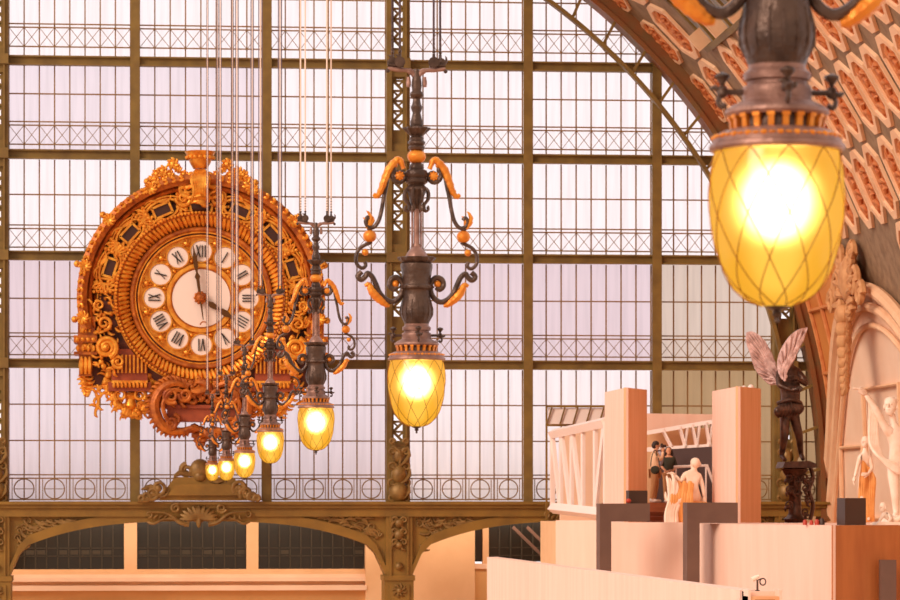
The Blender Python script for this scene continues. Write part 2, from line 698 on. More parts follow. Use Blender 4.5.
# ---- cornice with arched spandrels
def arch_curve(xl, xr, n=40):
    """flat arch: tight haunches, long shallow crown"""
    pts = []
    for k in range(n + 1):
        u = -1 + 2 * k / n
        a = abs(u)
        z_ = 521 + 6 * a ** 2 + 26 * a ** 3.2 + (22 * ((a - .9) / .1) ** 2 if a > .9 else 0)
        pts.append((xl + (xr - xl) * (u + 1) / 2, zp(z_)))
    return pts


cn = MB()
cn.box(-14, 20.2, YW - 1.05, YW + .6, zp(508), zp(501.5))
cn.box(-14, 20.2, YW - .95, YW + .6, zp(516.5), zp(508))
cn.box(-14, 20.2, YW - 1.15, YW + .6, zp(504.5), zp(502))
struct(cn.build('trim_14', cornice_m, smooth=False))
carve = []
for i, (ba, bb) in enumerate(((1, 4), (4, 7), (0, 1))):
    xl, xr = XB[ba] + .42, XB[bb] - .42
    if i == 2:
        xl = -14 - 5
    ap = arch_curve(xl, xr)
    m = MB()
    poly = [(p[0], p[1]) for p in ap] + [(xr, zp(516)), (xl, zp(516))]
    top = zp(516)
    for k in range(len(ap) - 1):
        (xa, za), (xb, zb_) = ap[k], ap[k + 1]
        vs = [(xa, YW - .75, za), (xb, YW - .75, zb_), (xb, YW - .75, top), (xa, YW - .75, top),
              (xa, YW + .4, za), (xb, YW + .4, zb_), (xb, YW + .4, top), (xa, YW + .4, top)]
        m.add(vs, [(0, 1, 2, 3), (7, 6, 5, 4), (0, 4, 5, 1)])
        # raised archivolt
        dz = .30
        vs = [(xa, YW - .88, za), (xb, YW - .88, zb_), (xb, YW - .88, zb_ + dz), (xa, YW - .88, za + dz),
              (xa, YW - .74, za), (xb, YW - .74, zb_), (xb, YW - .74, zb_ + dz), (xa, YW - .74, za + dz)]
        m.add(vs, [(0, 1, 2, 3), (0, 4, 5, 1), (3, 2, 6, 7)])
    sp = struct(m.build('trim_%d' % (15 + i), cornice_m))
    if i == 2:
        continue
    # carved foliage in the spandrels
    rl = MB()
    for side in (-1, 1):
        xo = xl if side < 0 else xr
        L = (xr - xl) / 2
        for k in range(30):
            u = .04 + .66 * (k / 30) ** 1.1
            xx = xo - side * L * u
            a = 1 - u
            zl = zp(521 + 6 * a ** 2 + 26 * a ** 3.2 + (22 * ((a - .9) / .1) ** 2 if a > .9 else 0)) + .34
            zh = zp(518)
            if zh - zl < .05:
                continue
            for q in range(3):
                zz = zl + (zh - zl) * random.random()
                hgt = min(.28, (zh - zl) * .5)
                if q == 0:
                    rl.scroll((xx, YW - .8, zz), .02, hgt * .45, 1.4, random.random() * 360, .035, random.choice((-1, 1)))
                else:
                    a2 = random.uniform(-.9, .9) + (pi if side > 0 else 0)
                    rl.leaf((xx, YW - .8, zz), (xx + .42 * cos(a2), YW - .82, zz + hgt * sin(a2)), .05)
    rl.build('spandrel_carving', relief_m, sp)
    # keystone cartouche under the cornice
    xm = (xl + xr) / 2
    kz = zp(515)
    q = MB()
    q.ball((xm, YW - 1.05, kz + .02), (.3, .16, .26), 14, 9)
    for k in range(11):
        a = pi * k / 10
        q.leaf((xm + .12 * cos(a), YW - 1.15, kz - .12), (xm + .62 * cos(a), YW - 1.12, kz - .12 + .44 * sin(a)), .085, 0)
    for s_ in (-1, 1):
        pth = smoothp([(xm + s_ * .3, YW - 1.15, kz - .30), (xm + s_ * .6, YW - 1.15, kz - .22), (xm + s_ * .85, YW - 1.15, kz - .02), (xm + s_ * 1.1, YW - 1.12, kz + .08), (xm + s_ * 1.5, YW - 1.1, kz + .10)])
        q.tube(pth, [.08 - .05 * i / (len(pth) - 1) for i in range(len(pth))], 7)
        q.scroll((xm + s_ * .72, YW - 1.15, kz + .22), .03, .15, 1.4, 200, .055, s_)
        q.scroll((xm + s_ * .42, YW - 1.15, kz - .22), .02, .11, 1.3, 0, .045, s_)
        q.tube(smoothp([(xm + s_ * .7, YW - 1.1, kz - .12), (xm + s_ * 1.1, YW - 1.08, kz - .12), (xm + s_ * 1.4, YW - 1.05, kz - .26), (xm + s_ * 1.6, YW - 1.0, kz - .2)]), .045, 6)
        q.scroll((xm + s_ * 1.55, YW - 1.05, kz + .02), .02, .11, 1.3, 0, .04, s_)
        for k in range(4):
            q.leaf((xm + s_ * (.8 + .16 * k), YW - 1.1, kz), (xm + s_ * (.9 + .16 * k), YW - 1.1, kz - .16), .04)
    q.leaf((xm, YW - 1.15, kz - .1), (xm, YW - 1.15, kz - .40), .08, 0)
    q.build('keystone_carving', relief_m, sp)

# ---- wall behind the arches, with dark windows
YB = 107.5
def zb_(py):
    return zp(py, YB)


wb = MB()
xL, xR = -20, 20.3
X = lambda px: P(px, 500, YB).x
wb.box(xL, xR, YB, YB + .4, zb_(571), zb_(569))
wb.box(xL, xR, YB + .02, YB + .4, 0, zb_(571))
for a, b in ((-60, -5), (-5, 13), (124, 137), (246.5, 258.5), (365, 474), (483, 489)):
    wb.box(X(a), X(b), YB + (0.05 if a != 365 else -.3), YB + .4, zb_(600) if a != 365 else 0, zb_(500))
wb.box(xL, X(474), YB - .1, YB + .1, zb_(575), zb_(571))
wb.box(X(556), xR, YB, YB + .4, 0, zb_(500))
wall_b = struct(wb.build('wall_back', plaster, smooth=False))
wall_b['label'] = 'pale lower wall behind the iron arches'
bd = MB()
bd.box(xL, X(366), YB - .25, YB + .1, zb_(581), zb_(577))
bd.box(xL, X(366), YB - .12, YB + .1, zb_(577), zb_(574))
bd.box(xL, X(366), YB - .35, YB + .1, zb_(590), zb_(585))
bd.box(X(474), X(560), YB - .1, YB + .1, zb_(569), zb_(564))
bd.build('string_course', plaster_b, wall_b, smooth=False)
bd = MB()
bd.box(xL, X(366), YB - .02, YB + .05, 0, zb_(588))
bd.box(X(474), X(560), YB - .02, YB + .05, 0, zb_(569))
bd.build('lower_band', beige, wall_b, smooth=False)
for i, (a, b, bot) in enumerate(((13, 124, 569), (137, 246.5, 569), (258.5, 365, 569), (474, 483, 562), (489, 556, 562))):
    nwin += 1
    w = MB().box(X(a), X(b), YB + .25, YB + .3, zb_(bot), zb_(500))
    root = struct(w.build('window_%d' % nwin, darkglass, smooth=False))
    fr = MB()
    n = max(1, round((b - a) / 11))
    for k in range(1, n):
        xx = X(a + (b - a) * k / n)
        fr.box(xx - .02, xx + .02, YB + .2, YB + .26, zb_(bot), zb_(500))
    for py in (548, 556):
        if b - a > 20:
            fr.box(X(a), X(b), YB + .2, YB + .26, zb_(py) - .015, zb_(py) + .015)
    if b - a > 20:
        fr.build('window_frame', darkbar, root, smooth=False)
    if a < 300:
        lt = MB()
        for k in range(n):
            if random.random() < .4:
                xx = X(a + (b - a) * (k + .5) / n)
                lt.box(xx - .13, xx + .13, YB + .225, YB + .25, zb_(554.5), zb_(550))
        lt.build('reflected_tile', darkbar, root, smooth=False)  # reflections in the dark glass, built as small dim boxes

gl_d = bpy.data.lights.new('added_wall_fill', 'AREA')  # unseen lamp strip, added to brighten the wall behind the arches
gl_d.shape = 'RECTANGLE'
gl_d.size = 34
gl_d.size_y = .3
gl_d.energy = 420
gl_d.color = (1, .80, .60)
gl_o = bpy.data.objects.new('added_wall_fill', gl_d)
col.objects.link(gl_o)
gl_o.location = (0, YW + .75, zp(512))
gl_o.rotation_euler = Vector((0, .62, -.78)).to_track_quat('-Z', 'Y').to_euler()

# stair stringers seen through the right arch
es = thing('escalator', 'pair of sloping pale stair stringers seen through the iron arch', 'escalator', P(535, 560, 106.6))
for k, (xa, xb) in enumerate(((513, 536), (527, 550))):
    m = MB()
    m.bar(P(xa, 527, 106.6) - es.location, P(xb + (500 - 0) * .52, 563 + 262 * .92, 106.6) - es.location, .10, .12)
    m.build('stringer', taupe, es, smooth=False)

# ---- carved block standing on the cornice under the clock
cart = thing('carved_cartouche', 'olive carved cartouche block lying on the cornice below the clock', 'sculpture', (P(199, 501.5, 104).x, 104.1, zp(501.5)))
kk = .0318
m = MB()
def cc(px, py, dy=0):
    return ((px - 199) * kk, dy, (502 - py) * kk)
poly = [cc(160, 501), cc(160, 499), cc(172, 482), cc(175, 478), cc(232, 478), cc(236, 482), cc(245, 499), cc(245, 501)]
m.prism([(p[0], p[2]) for p in poly], -.35, .35)
m.prism([(p[0], p[2]) for p in (cc(168, 496), cc(176, 485), cc(230, 485), cc(239, 496))], -.5, -.3)
m.build('block', cornice_m, cart, smooth=False)
m = MB()
for s_ in (-1, 1):
    for (dx, z, r_) in ((46, .25, .2), (40, .42, .24), (52, .15, .14), (57, .1, .1)):
        m.scroll((s_ * dx * kk, -.45, z), .03, r_, 1.5, 40, .07, s_)
        m.ball((s_ * dx * kk, -.4, z), r_ * .5, 8, 6)
    for k in range(8):
        a = random.uniform(0, pi)
        m.leaf((s_ * 44 * kk, -.4, .2), (s_ * 44 * kk + .5 * cos(a), -.45, .15 + .4 * sin(a)), .07)
    m.scroll((s_ * 12 * kk, -.3, .98), .05, .2, 1.3, 200, .09, s_)
    m.leaf((s_ * .2, -.3, .8), (s_ * .8, -.35, .72), .1)
m.ball((.03, -.25, 1.0), (.32, .26, .34), 16, 10)
m.ball((.03, -.28, .8), (.22, .24, .2), 16, 10)
m.build('carving', relief_m, cart)

# ---- iron arches against the glass
def arc_pts(r, a0, a1, n, y):
    return [(r * cos(radians(a0 + (a1 - a0) * k / n)), y, ZC + r * sin(radians(a0 + (a1 - a0) * k / n))) for k in range(n + 1)]


m = MB()
m.ring([(19.85, YW - .9), (20.35, YW - .9), (20.35, YW - .1), (19.85, YW - .1)], (0, 0, ZC), 60, 0, 75)
m.ring([(19.75, YW - 1.0), (19.9, YW - 1.0), (19.9, YW - .2), (19.75, YW - .2)], (0, 0, ZC), 60, 0, 75)
m.box(19.75, 20.3, YW - 1.0, YW - .1, 7.5, ZC)
ar = struct(m.build('trim_18', bronze_arch))
m = MB()
m.ring([(18.88, YW - 1.0), (19.00, YW - 1.0), (19.00, YW - .7), (18.88, YW - .7)], (0, 0, ZC), 60, 0, 75)
for k in range(19):
    a = radians(1 + 3.9 * k)
    m.bar((18.95 * cos(a), YW - .85, ZC + 18.95 * sin(a)), (19.85 * cos(a + .012), YW - .85, ZC + 19.85 * sin(a + .012)), .09)
m.build('inner_arch', iron, ar)

# ---- coffered vault
def S(a, Y, h=0.):
    """point on the vault at angle a (degrees), depth Y, raised h inward"""
    return ((R - h) * cos(radians(a)), Y, ZC + (R - h) * sin(radians(a)))


AE = 41.0
Y0 = 62.0
m = MB()
N = 24
A_START = 0
for k in range(N):
    a, b = AE * k / N, AE * (k + 1) / N
    m.add([S(a, Y0), S(b, Y0), S(b, YW), S(a, YW), S(a, Y0, -.4), S(b, Y0, -.4), S(b, YW, -.4), S(a, YW, -.4)],
          [(0, 1, 2, 3), (4, 7, 6, 5), (0, 4, 5, 1), (2, 6, 7, 3)])
for k in range(22):
    a, b = AE + 30 * k / 22, AE + 30 * (k + 1) / 22
    m.add([S(a, 99.3), S(b, 99.3), S(b, YW), S(a, YW), S(a, 99.3, -.4), S(b, 99.3, -.4), S(b, YW, -.4), S(a, YW, -.4)],
          [(0, 1, 2, 3), (4, 7, 6, 5), (0, 4, 5, 1), (2, 6, 7, 3)])
vault = struct(m.build('ceiling', coffer_rib))

ARC_Y, ARC_W, ARC_Z0, ARC_H = 96.0, 9.0, 5.3, 9.1


def in_lunette(Y, z, mg=0.9):
    for cy in (ARC_Y, ARC_Y - 19):
        if abs(Y - cy) < ARC_W + mg:
            u = (Y - cy) / (ARC_W + mg)
            if z < ARC_Z0 + (ARC_H + mg) * sqrt(max(0, 1 - u * u)):
                return True
    return False


frm, inn, ros = MB(), MB(), MB()
cols_ = []
y = 103.9
wds = []
# two narrow bands in the end rib, then groups of three
seq = [(103.65, 1.9, 71), (101.2, 2.1, 71)]
y = 98.6
k = 0
while y > Y0 + 1:
    seq.append((y - .8, 1.5, AE))
    y -= 1.6
    k += 1
    if k % 3 == 0:
        y -= .3
DA = 6.6
for ci, (yc, wy, amax) in enumerate(seq):
    a = 1.2
    while a + DA < amax + .3:
        a0, a1 = a + .1, a + DA - .1
        zc_ = S((a0 + a1) / 2, yc)[2]
        if in_lunette(yc, S(a0, yc)[2]) or (yc > 98.5 and S(a0, yc)[2] < 14.4):
            a += DA
            continue

        def hexa(s, h):
            am, ha_ = (a0 + a1) / 2, (a1 - a0) / 2 * (s if s > .95 else s * .93)
            hw = wy / 2 * s * .94
            sh = .60
            return [S(am - ha_, yc - hw * .3, h), S(am - ha_ * sh, yc - hw, h), S(am + ha_ * sh, yc - hw, h),
                    S(am + ha_, yc - hw * .3, h), S(am + ha_, yc + hw * .3, h), S(am + ha_ * sh, yc + hw, h),
                    S(am - ha_ * sh, yc + hw, h), S(am - ha_, yc + hw * .3, h)]
        L = [hexa(1, 0.01), hexa(.98, .10), hexa(.84, .10), hexa(.81, .02)]
        vs = sum(L, [])
        fs = []
        for q in range(3):
            for i in range(8):
                j = (i + 1) % 8
                fs.append((q * 8 + i, q * 8 + j, (q + 1) * 8 + j, (q + 1) * 8 + i))
        if ci != 0:
            frm.add(vs, fs)
        else:
            frm.add(sum([hexa(.88, .01), hexa(.87, .08), hexa(.77, .08), hexa(.73, .02)], []), fs)
        inn.add(hexa(.82, .03), [tuple(range(8))])
        am = (a0 + a1) / 2
        for q in range(3):
            aa = am + (q - 1) * (a1 - a0) * .2
            c = S(aa, yc, .06)
            ros.ball(c, (.09, .2 * wy / 1.4, .09), 7, 5)
            for w in range(5):
                th_ = w * 2 * pi / 5 + q
                e = S(aa + 1.0 * sin(th_), yc + wy * .26 * cos(th_), .06)
                ros.leaf(c, e, .07, .2, up=(1, 0, 1), n=5)
        a += DA
frm.build('coffer_frame', coffer_frame, vault)
inn.build('coffer_panel', coffer_in, vault)
ros.build('coffer_rosette', rosette_m, vault)

# skylight above the coffers
sk = MB()
for k in range(14):
    a, b = AE + 26 * k / 14, AE + 26 * (k + 1) / 14
    sk.add([S(a, Y0, -.1), S(b, Y0, -.1), S(b, 99.3, -.1), S(a, 99.3, -.1)], [(0, 1, 2, 3)])
skl = struct(sk.build('window_%d' % (nwin + 1), skylight_m))
sk = MB()
for k in range(38):
    yy = 99 - k * .95
    for q in range(12):
        a, b = AE + 26 * q / 12, AE + 26 * (q + 1) / 12
        sk.bar(S(a, yy, 0), S(b, yy, 0), .08, .10)
for a in (AE, AE + 6, AE + 12, AE + 18, AE + 24):
    sk.bar(S(a, Y0, .05), S(a, 99.3, .05), .18, .2, up=(1, 0, 1))
sk.build('glazing_bar', iron, skl, smooth=False)
sk = MB()
for k in range(14):
    yy = 99.0 - k * 2.9
    sk.bar(S(AE + .3, yy, .12), S(AE + 1.9, yy, .12), .5, .12)
sk.build('eaves_tile', coffer_frame, skl, smooth=False)

# ---- right wall and its tall blind arches
m = MB()
m.box(R - .02, R + .4, Y0, YW + .6, 0, ZC + .02)
wr = struct(m.build('wall_right', orangewall, smooth=False))


def wall_x(z, h):
    return sqrt(max(1, (R - h) ** 2 - max(0, z - ZC) ** 2))


for cy in (ARC_Y, ARC_Y - 19):
    pan, mo, mi = MB(), MB(), MB()
    nst = 36
    prev = None
    arch = []
    for k in range(nst + 1):
        a = pi * k / nst
        arch.append((cy + ARC_W * cos(a), ARC_Z0 + ARC_H * sin(a)))
    # panel as strips following the vault
    for k in range(nst):
        (ya, za), (yb, zb2) = arch[k], arch[k + 1]
        rowsz = 10
        for q in range(rowsz):
            def pt(yy, zt_, u):
                z_ = 4 + (zt_ - 4) * u
                return (wall_x(z_, .12), yy, z_)
            pan.add([pt(ya, za, q / rowsz), pt(yb, zb2, q / rowsz), pt(yb, zb2, (q + 1) / rowsz), pt(ya, za, (q + 1) / rowsz)], [(0, 1, 2, 3)])
    pan.build('arch_panel', plaster_b, wr)
    if cy == ARC_Y:
        sp_, sl_ = MB(), MB()
        for q in range(14):
            za, zb2 = 6.0 + .72 * q, 6.0 + .72 * (q + 1)
            ya = cy + ARC_W * sqrt(max(.02, 1 - min(1, (za - ARC_Z0) / ARC_H) ** 2))
            yb = cy + ARC_W * sqrt(max(.02, 1 - min(1, (zb2 - ARC_Z0) / ARC_H) ** 2))
            sp_.add([(wall_x(za, .06), ya, za), (wall_x(zb2, .06), yb, zb2), (wall_x(zb2, .06), 104.6, zb2), (wall_x(za, .06), 104.6, za)], [(0, 1, 2, 3)])
        sp_.build('arch_spandrel', orangewall, wr)
        for yy in (99.6, 102.2, 104.0):
            sl_.tube([(wall_x(z_, .12), yy, z_) for z_ in [11 + .4 * q for q in range(13)] if z_ > 9 + (104.6 - yy) * .9], .07, 6)
        for z_ in (12.2, 14.2, 16.0):
            sl_.tube([(wall_x(z_, .12), 99.3 if z_ > 14 else 101.5, z_), (wall_x(z_, .12), 104.5, z_)], .07, 6)
        sl_.build('spandrel_moulding', coffer_in, wr)
    for off, rad in ((0, .20), (-.55, .15), (-1.1, .09)):
        pts = []
        for k in range(nst + 1):
            a = pi * k / nst
            yy, zz = cy + (ARC_W + off) * cos(a), ARC_Z0 + (ARC_H + off) * sin(a)
            pts.append((wall_x(zz, .25), yy, zz))
        pts = [(pts[0][0], pts[0][1], 4)] + pts + [(pts[-1][0], pts[-1][1], 4)]
        mo.tube(pts, rad, 8)
    for s0, s1 in ((-6.4, -3.2), (-2.4, 2.4), (3.2, 6.4)):
        ztop = 9.8 if abs(s0 + s1) > 1 else 11.5
        loop = [(s0, 7.6), (s1, 7.6), (s1, ztop), (s0, ztop)]
        mi.tube([(wall_x(z_, .22), cy + y_, z_) for y_, z_ in loop], .07, 6, True)
    mi.box(R - .35, R - .1, cy - 8.6, cy + 8.6, 7.15, 7.35)
    mi.box(R - .3, R - .1, cy - 8.6, cy + 8.6, 6.9, 7.0)
    mo.build('arch_moulding', coffer_frame, wr)
    mi.build('panel_moulding', coffer_frame, wr)
    # crown cartouche and hanging drop
    dr = MB()
    zt_ = ARC_Z0 + ARC_H
    cx_ = wall_x(zt_, .5)
    dr.ball((cx_, cy, zt_ + .3), (.3, .7, .7), 12, 8)
    for s_ in (-1, 1):
        for k, (dy, dz, r_) in enumerate(((.8, .9, .45), (1.2, .1, .5), (.7, -.7, .4), (2.0, -.3, .4))):
            pts = []
            for q in range(18):
                a = q / 17 * 2 * pi * 1.3
                rr = r_ * (1 - q / 22)
                pts.append((cx_ - .1, cy + s_ * (dy + rr * cos(a)), zt_ + dz + rr * sin(a)))
            dr.tube(pts, .11, 6)
        for k in range(7):
            dr.leaf((cx_ - .1, cy + s_ * .4, zt_ + .3 * k - .8), (cx_ - .2, cy + s_ * (1.1 + .3 * (k % 2)), zt_ + .35 * k - .8), .13)
    z_ = zt_ - .8
    for k in range(9):
        r_ = .42 * (1 - k / 12)
        dr.ball((cx_ - .15, cy, z_), (r_ * .7, r_, r_ * .8), 10, 7)
        for s_ in (-1, 1):
            dr.leaf((cx_ - .2, cy + s_ * r_ * .4, z_ - .1), (cx_ - .2, cy + s_ * (r_ + .22), z_ + .25), .09)
        z_ -= r_ * .95
    dr.build('crown_drop', drop_m, wr)

# ================================================================== CLOCK
YC = 103.0
kC = K(201, YC)
cl = thing('station_clock', 'huge round gilded station clock with white numeral discs hanging before the glass wall', 'clock', P(201, 299, YC))


def C(px, py, y=0.):
    return ((px - 201) * kC, y, (299 - py) * kC)


def ringpx(mb, r0, r1, y0, y1, n=96, a0=0, a1=360, bev=.3):
    r0, r1 = r0 * kC, r1 * kC
    b = min((r1 - r0) * bev, .06)
    mb.ring([(r0, y1), (r0, y0 + b), (r0 + b, y0), (r1 - b, y0), (r1, y0 + b), (r1, y1)], (0, 0, 0), n, a0, a1)


# back case
m = MB()
pts = []
for k in range(41):
    a = radians(-18 + 216 * k / 40)
    pts.append((120 * cos(a), 124 * sin(a)))
pts += [(-112, -88), (-60, -95), (-50, -78), (-20, -92), (20, -92), (50, -78), (60, -95), (112, -88)]
m.prism([(x * kC, z * kC) for x, z in pts], -.15, .9)
m.build('clock_case', redbrown, cl)
# outer rim
m = MB()
for r0, r1, y0 in ((113, 123, -.75), (108, 113, -.6), (104, 107, -.4)):
    b = .05
    n = 90
    prof = [(r0 * kC, -.1), (r0 * kC, y0 + b), ((r0 + r1) / 2 * kC, y0 - .04), (r1 * kC, y0 + b), (r1 * kC, -.1)]
    m.ring(prof, (0, 0, 0), n, -16, 196)
m.build('outer_rim', gold_d, cl)
m = MB()
for k in range(110):
    a = radians(-15 + 210 * k / 109)
    if abs(k - 54.5) < 4:
        continue
    r_ = 118 + 1.5 * (k % 2)
    c = (r_ * kC * cos(a), -.78, r_ * kC * sin(a))
    t = Vector((-sin(a), 0, cos(a)))
    e = Vector(c) + t * .14 * (1 if k % 2 else -1) + Vector((cos(a), 0, sin(a))) * .06
    m.leaf(c, e, .055)
for k in range(9):
    a = radians(-10 + 200 * k / 8)
    if k == 4:
        continue
    for q in range(9):
        th_ = q / 9 * 2 * pi
        c = Vector((119 * kC * cos(a), -.8, 119 * kC * sin(a)))
        m.leaf(c, c + Vector((cos(th_), -.2, sin(th_))) * .21, .055)
    e = Vector((127 * kC * cos(a), -.6, 127 * kC * sin(a)))
    m.ball(e, .11, 8, 6)
m.build('rim_foliage', gold, cl)
# medallion band
m = MB()
m.ring([(84 * kC, -.1), (84 * kC, -.42), (104 * kC, -.3), (104 * kC, -.1)], (0, 0, 0), 96)
m.build('medallion_band', redbrown, cl)
orn = MB()
orn.ring([(85.6 * kC, -.4), (85.6 * kC, -.5), (86.8 * kC, -.5), (86.8 * kC, -.4)], (0, 0, 0), 96)
orn.ring([(102.2 * kC, -.2), (102.2 * kC, -.38), (103.4 * kC, -.38), (103.4 * kC, -.2)], (0, 0, 0), 96)
for k, deg in enumerate((18, 42, 66.0, 114.0, 138, 162)):
    a = radians(deg)
    er, et = Vector((cos(a), 0, sin(a))), Vector((-sin(a), 0, cos(a)))
    c = er * 95 * kC + Vector((0, -.55, 0))
    hw, hh = .17, .28
    loop = [c + er * hw * sx_ + et * hh * st for sx_, st in ((-1, -1), (1, -1), (1, 1), (-1, 1))]
    md = MB()
    vs = [l + Vector((0, .02, 0)) for l in loop] + [l + Vector((0, .3, 0)) for l in loop]
    md.add(vs, [(0, 1, 2, 3), (7, 6, 5, 4), (0, 4, 5, 1), (1, 5, 6, 2), (2, 6, 7, 3), (3, 7, 4, 0)])
    med = md.build('medallion', blackbr, cl, smooth=False)
    mf = MB()
    for i in range(4):
        mf.bar(loop[i], loop[(i + 1) % 4], .07, .07)
    for rr_, th_ in ((1, .05), (1.28, .035)):
        mf.tube([c + er * .30 * rr_ * cos(q * pi / 12) + et * .54 * rr_ * sin(q * pi / 12) + Vector((0, .03, 0)) for q in range(24)], th_, 6, True)
    mf.build('medallion_frame', gold, med)
    for s_ in (-1, 1):
        for q in range(5):
            orn.ball(c + et * s_ * (.70 + .04 * q) + er * (.12 * (q - 2)), .06, 7, 5)
            orn.leaf(c + et * s_ * .5, c + et * s_ * .85 + er * (.16 * (q - 2)), .04)
        for w in (-1, 1):
            orn.leaf(c + er * w * .28, c + er * w * .34 + et * s_ * .45, .05)
for deg in (8, 30, 54, 80, 100, 126, 150, 172):
    a = radians(deg)
    er, et = Vector((cos(a), 0, sin(a))), Vector((-sin(a), 0, cos(a)))
    c = er * 95 * kC + Vector((0, -.5, 0))
    for s_ in (-1, 0, 1):
        orn.tube([c + et * s_ * .16 - er * .28, c + et * s_ * .16 + er * .28], [.06, .05], 6)
        orn.ball(c + et * s_ * .16 + er * .34, .075, 7, 5)
    orn.tube([c - et * .28 - er * .05, c + et * .28 - er * .05], .06, 6)
for k in range(420):
    a = radians(random.uniform(-20, 200))
    r_ = random.choice((86.5, 88, 102, 103, 100, 90, 95))
    orn.ball((r_ * kC * cos(a), -.42, r_ * kC * sin(a)), random.uniform(.025, .06), 6, 4)
orn.build('band_tracery_moulding', gold, cl)
# egg-and-dart ring, rope ring
m = MB()
ringpx(m, 82, 86, -.62, -.1)
ringpx(m, 66, 71, -.6, -.1)
m.ring([(70 * kC, -.1), (70 * kC, -.45), (83 * kC, -.72), (83 * kC, -.1)], (0, 0, 0), 96)
m.build('dial_bezel', gold_d, cl)
m = MB()
for k in range(110):
    a = 2 * pi * k / 110
    er = Vector((cos(a), 0, sin(a)))
    et = Vector((-sin(a), 0, cos(a)))
    m.tube([er * 72 * kC + Vector((0, -.55, 0)), er * 76 * kC + Vector((0, -.66, 0)) + et * .03, er * 81.5 * kC + Vector((0, -.72, 0)) + et * .07], [.04, .075, .05], 6)
for k in range(150):
    a = 2 * pi * k / 150
    m.ball((84.5 * kC * cos(a), -.66, 84.5 * kC * sin(a)), .055, 6, 4)
m.build('bezel_carving', gold, cl)
# dial plate
m = MB()
ringpx(m, 61, 63, -.56, -.1)
ringpx(m, 64.5, 66, -.56, -.1)
m.lathe([(61.5 * kC, -.1), (61.5 * kC, -.36), (0, -.36)], (0, 0, 0), 72, 'y')
m.ring([(29 * kC, -.2), (29 * kC, -.42), (31 * kC, -.5), (34.5 * kC, -.5), (35.5 * kC, -.42), (35.5 * kC, -.2)], (0, 0, 0), 72)
for k in range(12):
    a = radians(15 + 30 * k)
    for rr_, sz in ((56, .10), (38, .07), (47, .06)):
        m.ball((rr_ * kC * cos(a), -.42, rr_ * kC * sin(a)), sz, 8, 6)
        if rr_ == 56:
            for q in range(6):
                t = q * pi / 3
                m.leaf((rr_ * kC * cos(a), -.42, rr_ * kC * sin(a)), (rr_ * kC * cos(a) + .19 * cos(t), -.42, rr_ * kC * sin(a) + .19 * sin(t)), .035)
m.build('dial_plate', gold, cl)
m = MB()
m.ring([(63 * kC, -.1), (63 * kC, -.44), (64.6 * kC, -.44), (64.6 * kC, -.1)], (0, 0, 0), 72)
m.build('bezel_groove', blackbr, cl)
m = MB()
m.lathe([(28.8 * kC, -.3), (28.8 * kC, -.45), (0, -.46)], (0, 0, 0), 64, 'y')
m.build('centre_disc', enamel, cl)
NUM = ['XII', 'I', 'II', 'III', 'IIII', 'V', 'VI', 'VII', 'VIII', 'IX', 'X', 'XI']
for k, s in enumerate(NUM):
    a = radians(90 - 30 * k)
    er, et = Vector((cos(a), 0, sin(a))), Vector((sin(a), 0, -cos(a)))
    c = er * 46.6 * kC
    m = MB()
    m.lathe([(10.9 * kC, -.3), (10.9 * kC, -.45), (10.2 * kC, -.49), (0, -.5)], (c.x, 0, c.z), 32, 'y')
    disc = m.build('numeral_disc', enamel, cl)
    m = MB()
    m.ring([(10.6 * kC, -.3), (10.6 * kC, -.52), (11.6 * kC, -.52), (11.6 * kC, -.3)], (c.x, 0, c.z), 32)
    m.build('disc_rim', gold, disc)
    W = {'I': 2.9, 'V': 5.0, 'X': 5.0}
    tot = sum(W[ch] for ch in s)
    x = -tot / 2
    m = MB()
    H = 5.9 if len(s) < 4 else 5.5
    for ch in s:
        w = W[ch]

        def Q(u, v):
            return c + (et * (x + u) + er * v) * kC + Vector((0, -.52, 0))
        thk = 1.05 * kC
        if ch == 'I':
            m.bar(Q(w / 2, -H), Q(w / 2, H), thk, .04)
        elif ch == 'V':
            m.bar(Q(w / 2, -H), Q(.6, H), thk * 1.1, .04)
            m.bar(Q(w / 2, -H), Q(w - .6, H), thk * .65, .04)
        else:
            m.bar(Q(w - .6, -H), Q(.6, H), thk * 1.1, .04)
            m.bar(Q(.6, -H), Q(w - .6, H), thk * .65, .04)
        x += w
    m.build('numeral', black, disc, smooth=False)
# hands
def hand(name, px, py, parts, mt):
    d = Vector(C(px, py)) - Vector(C(200, 299))
    L = d.length
    d.normalize()
    n = Vector((d.z, 0, -d.x))
    m = MB()
    o0 = Vector(C(200, 299))
    pl = [o0 + d * (u * L) + n * (w * kC) for u, w in parts] + [o0 + d * (u * L) - n * (w * kC) for u, w in reversed(parts)]
    m.prism([(p.x, p.z) for p in pl], -.66, -.58)
    return m.build(name, mt, cl, smooth=False)


hand('minute_hand', 193, 247, [(-.42, .4), (0, 1.2), (.35, 1.6), (.4, 2.8), (.48, .9), (.6, 2.0), (.78, 2.2), (.86, 1.1), (1, .2)], hand_m)
hand('hour_hand', 234, 320, [(-.05, .8), (.22, 1.4), (.32, 3.0), (.45, 2.4), (.56, .8), (.62, 2.8), (.76, 3.2), (.86, 1.5), (1, .2)], hand_m)
m = MB()
c = C(200, 299)
m.lathe([(4 * kC, -.45), (4 * kC, -.7), (2.6 * kC, -.78), (0, -.8)], c, 20, 'y')
for k in range(10):
    a = k * pi / 5
    m.ball((c[0] + 5 * kC * cos(a), -.62, c[2] + 5 * kC * sin(a)), .06, 7, 5)
m.build('hand_hub', gold_d, cl)
m = MB()
m.tube([(C(203.5, 326)[0] + .11 * cos(t * pi / 8), -.6, C(203.5, 326)[2] + .1 * sin(t * pi / 8)) for t in range(9)], .02, 6)
m.build('crescent_tail', gold_d, cl)

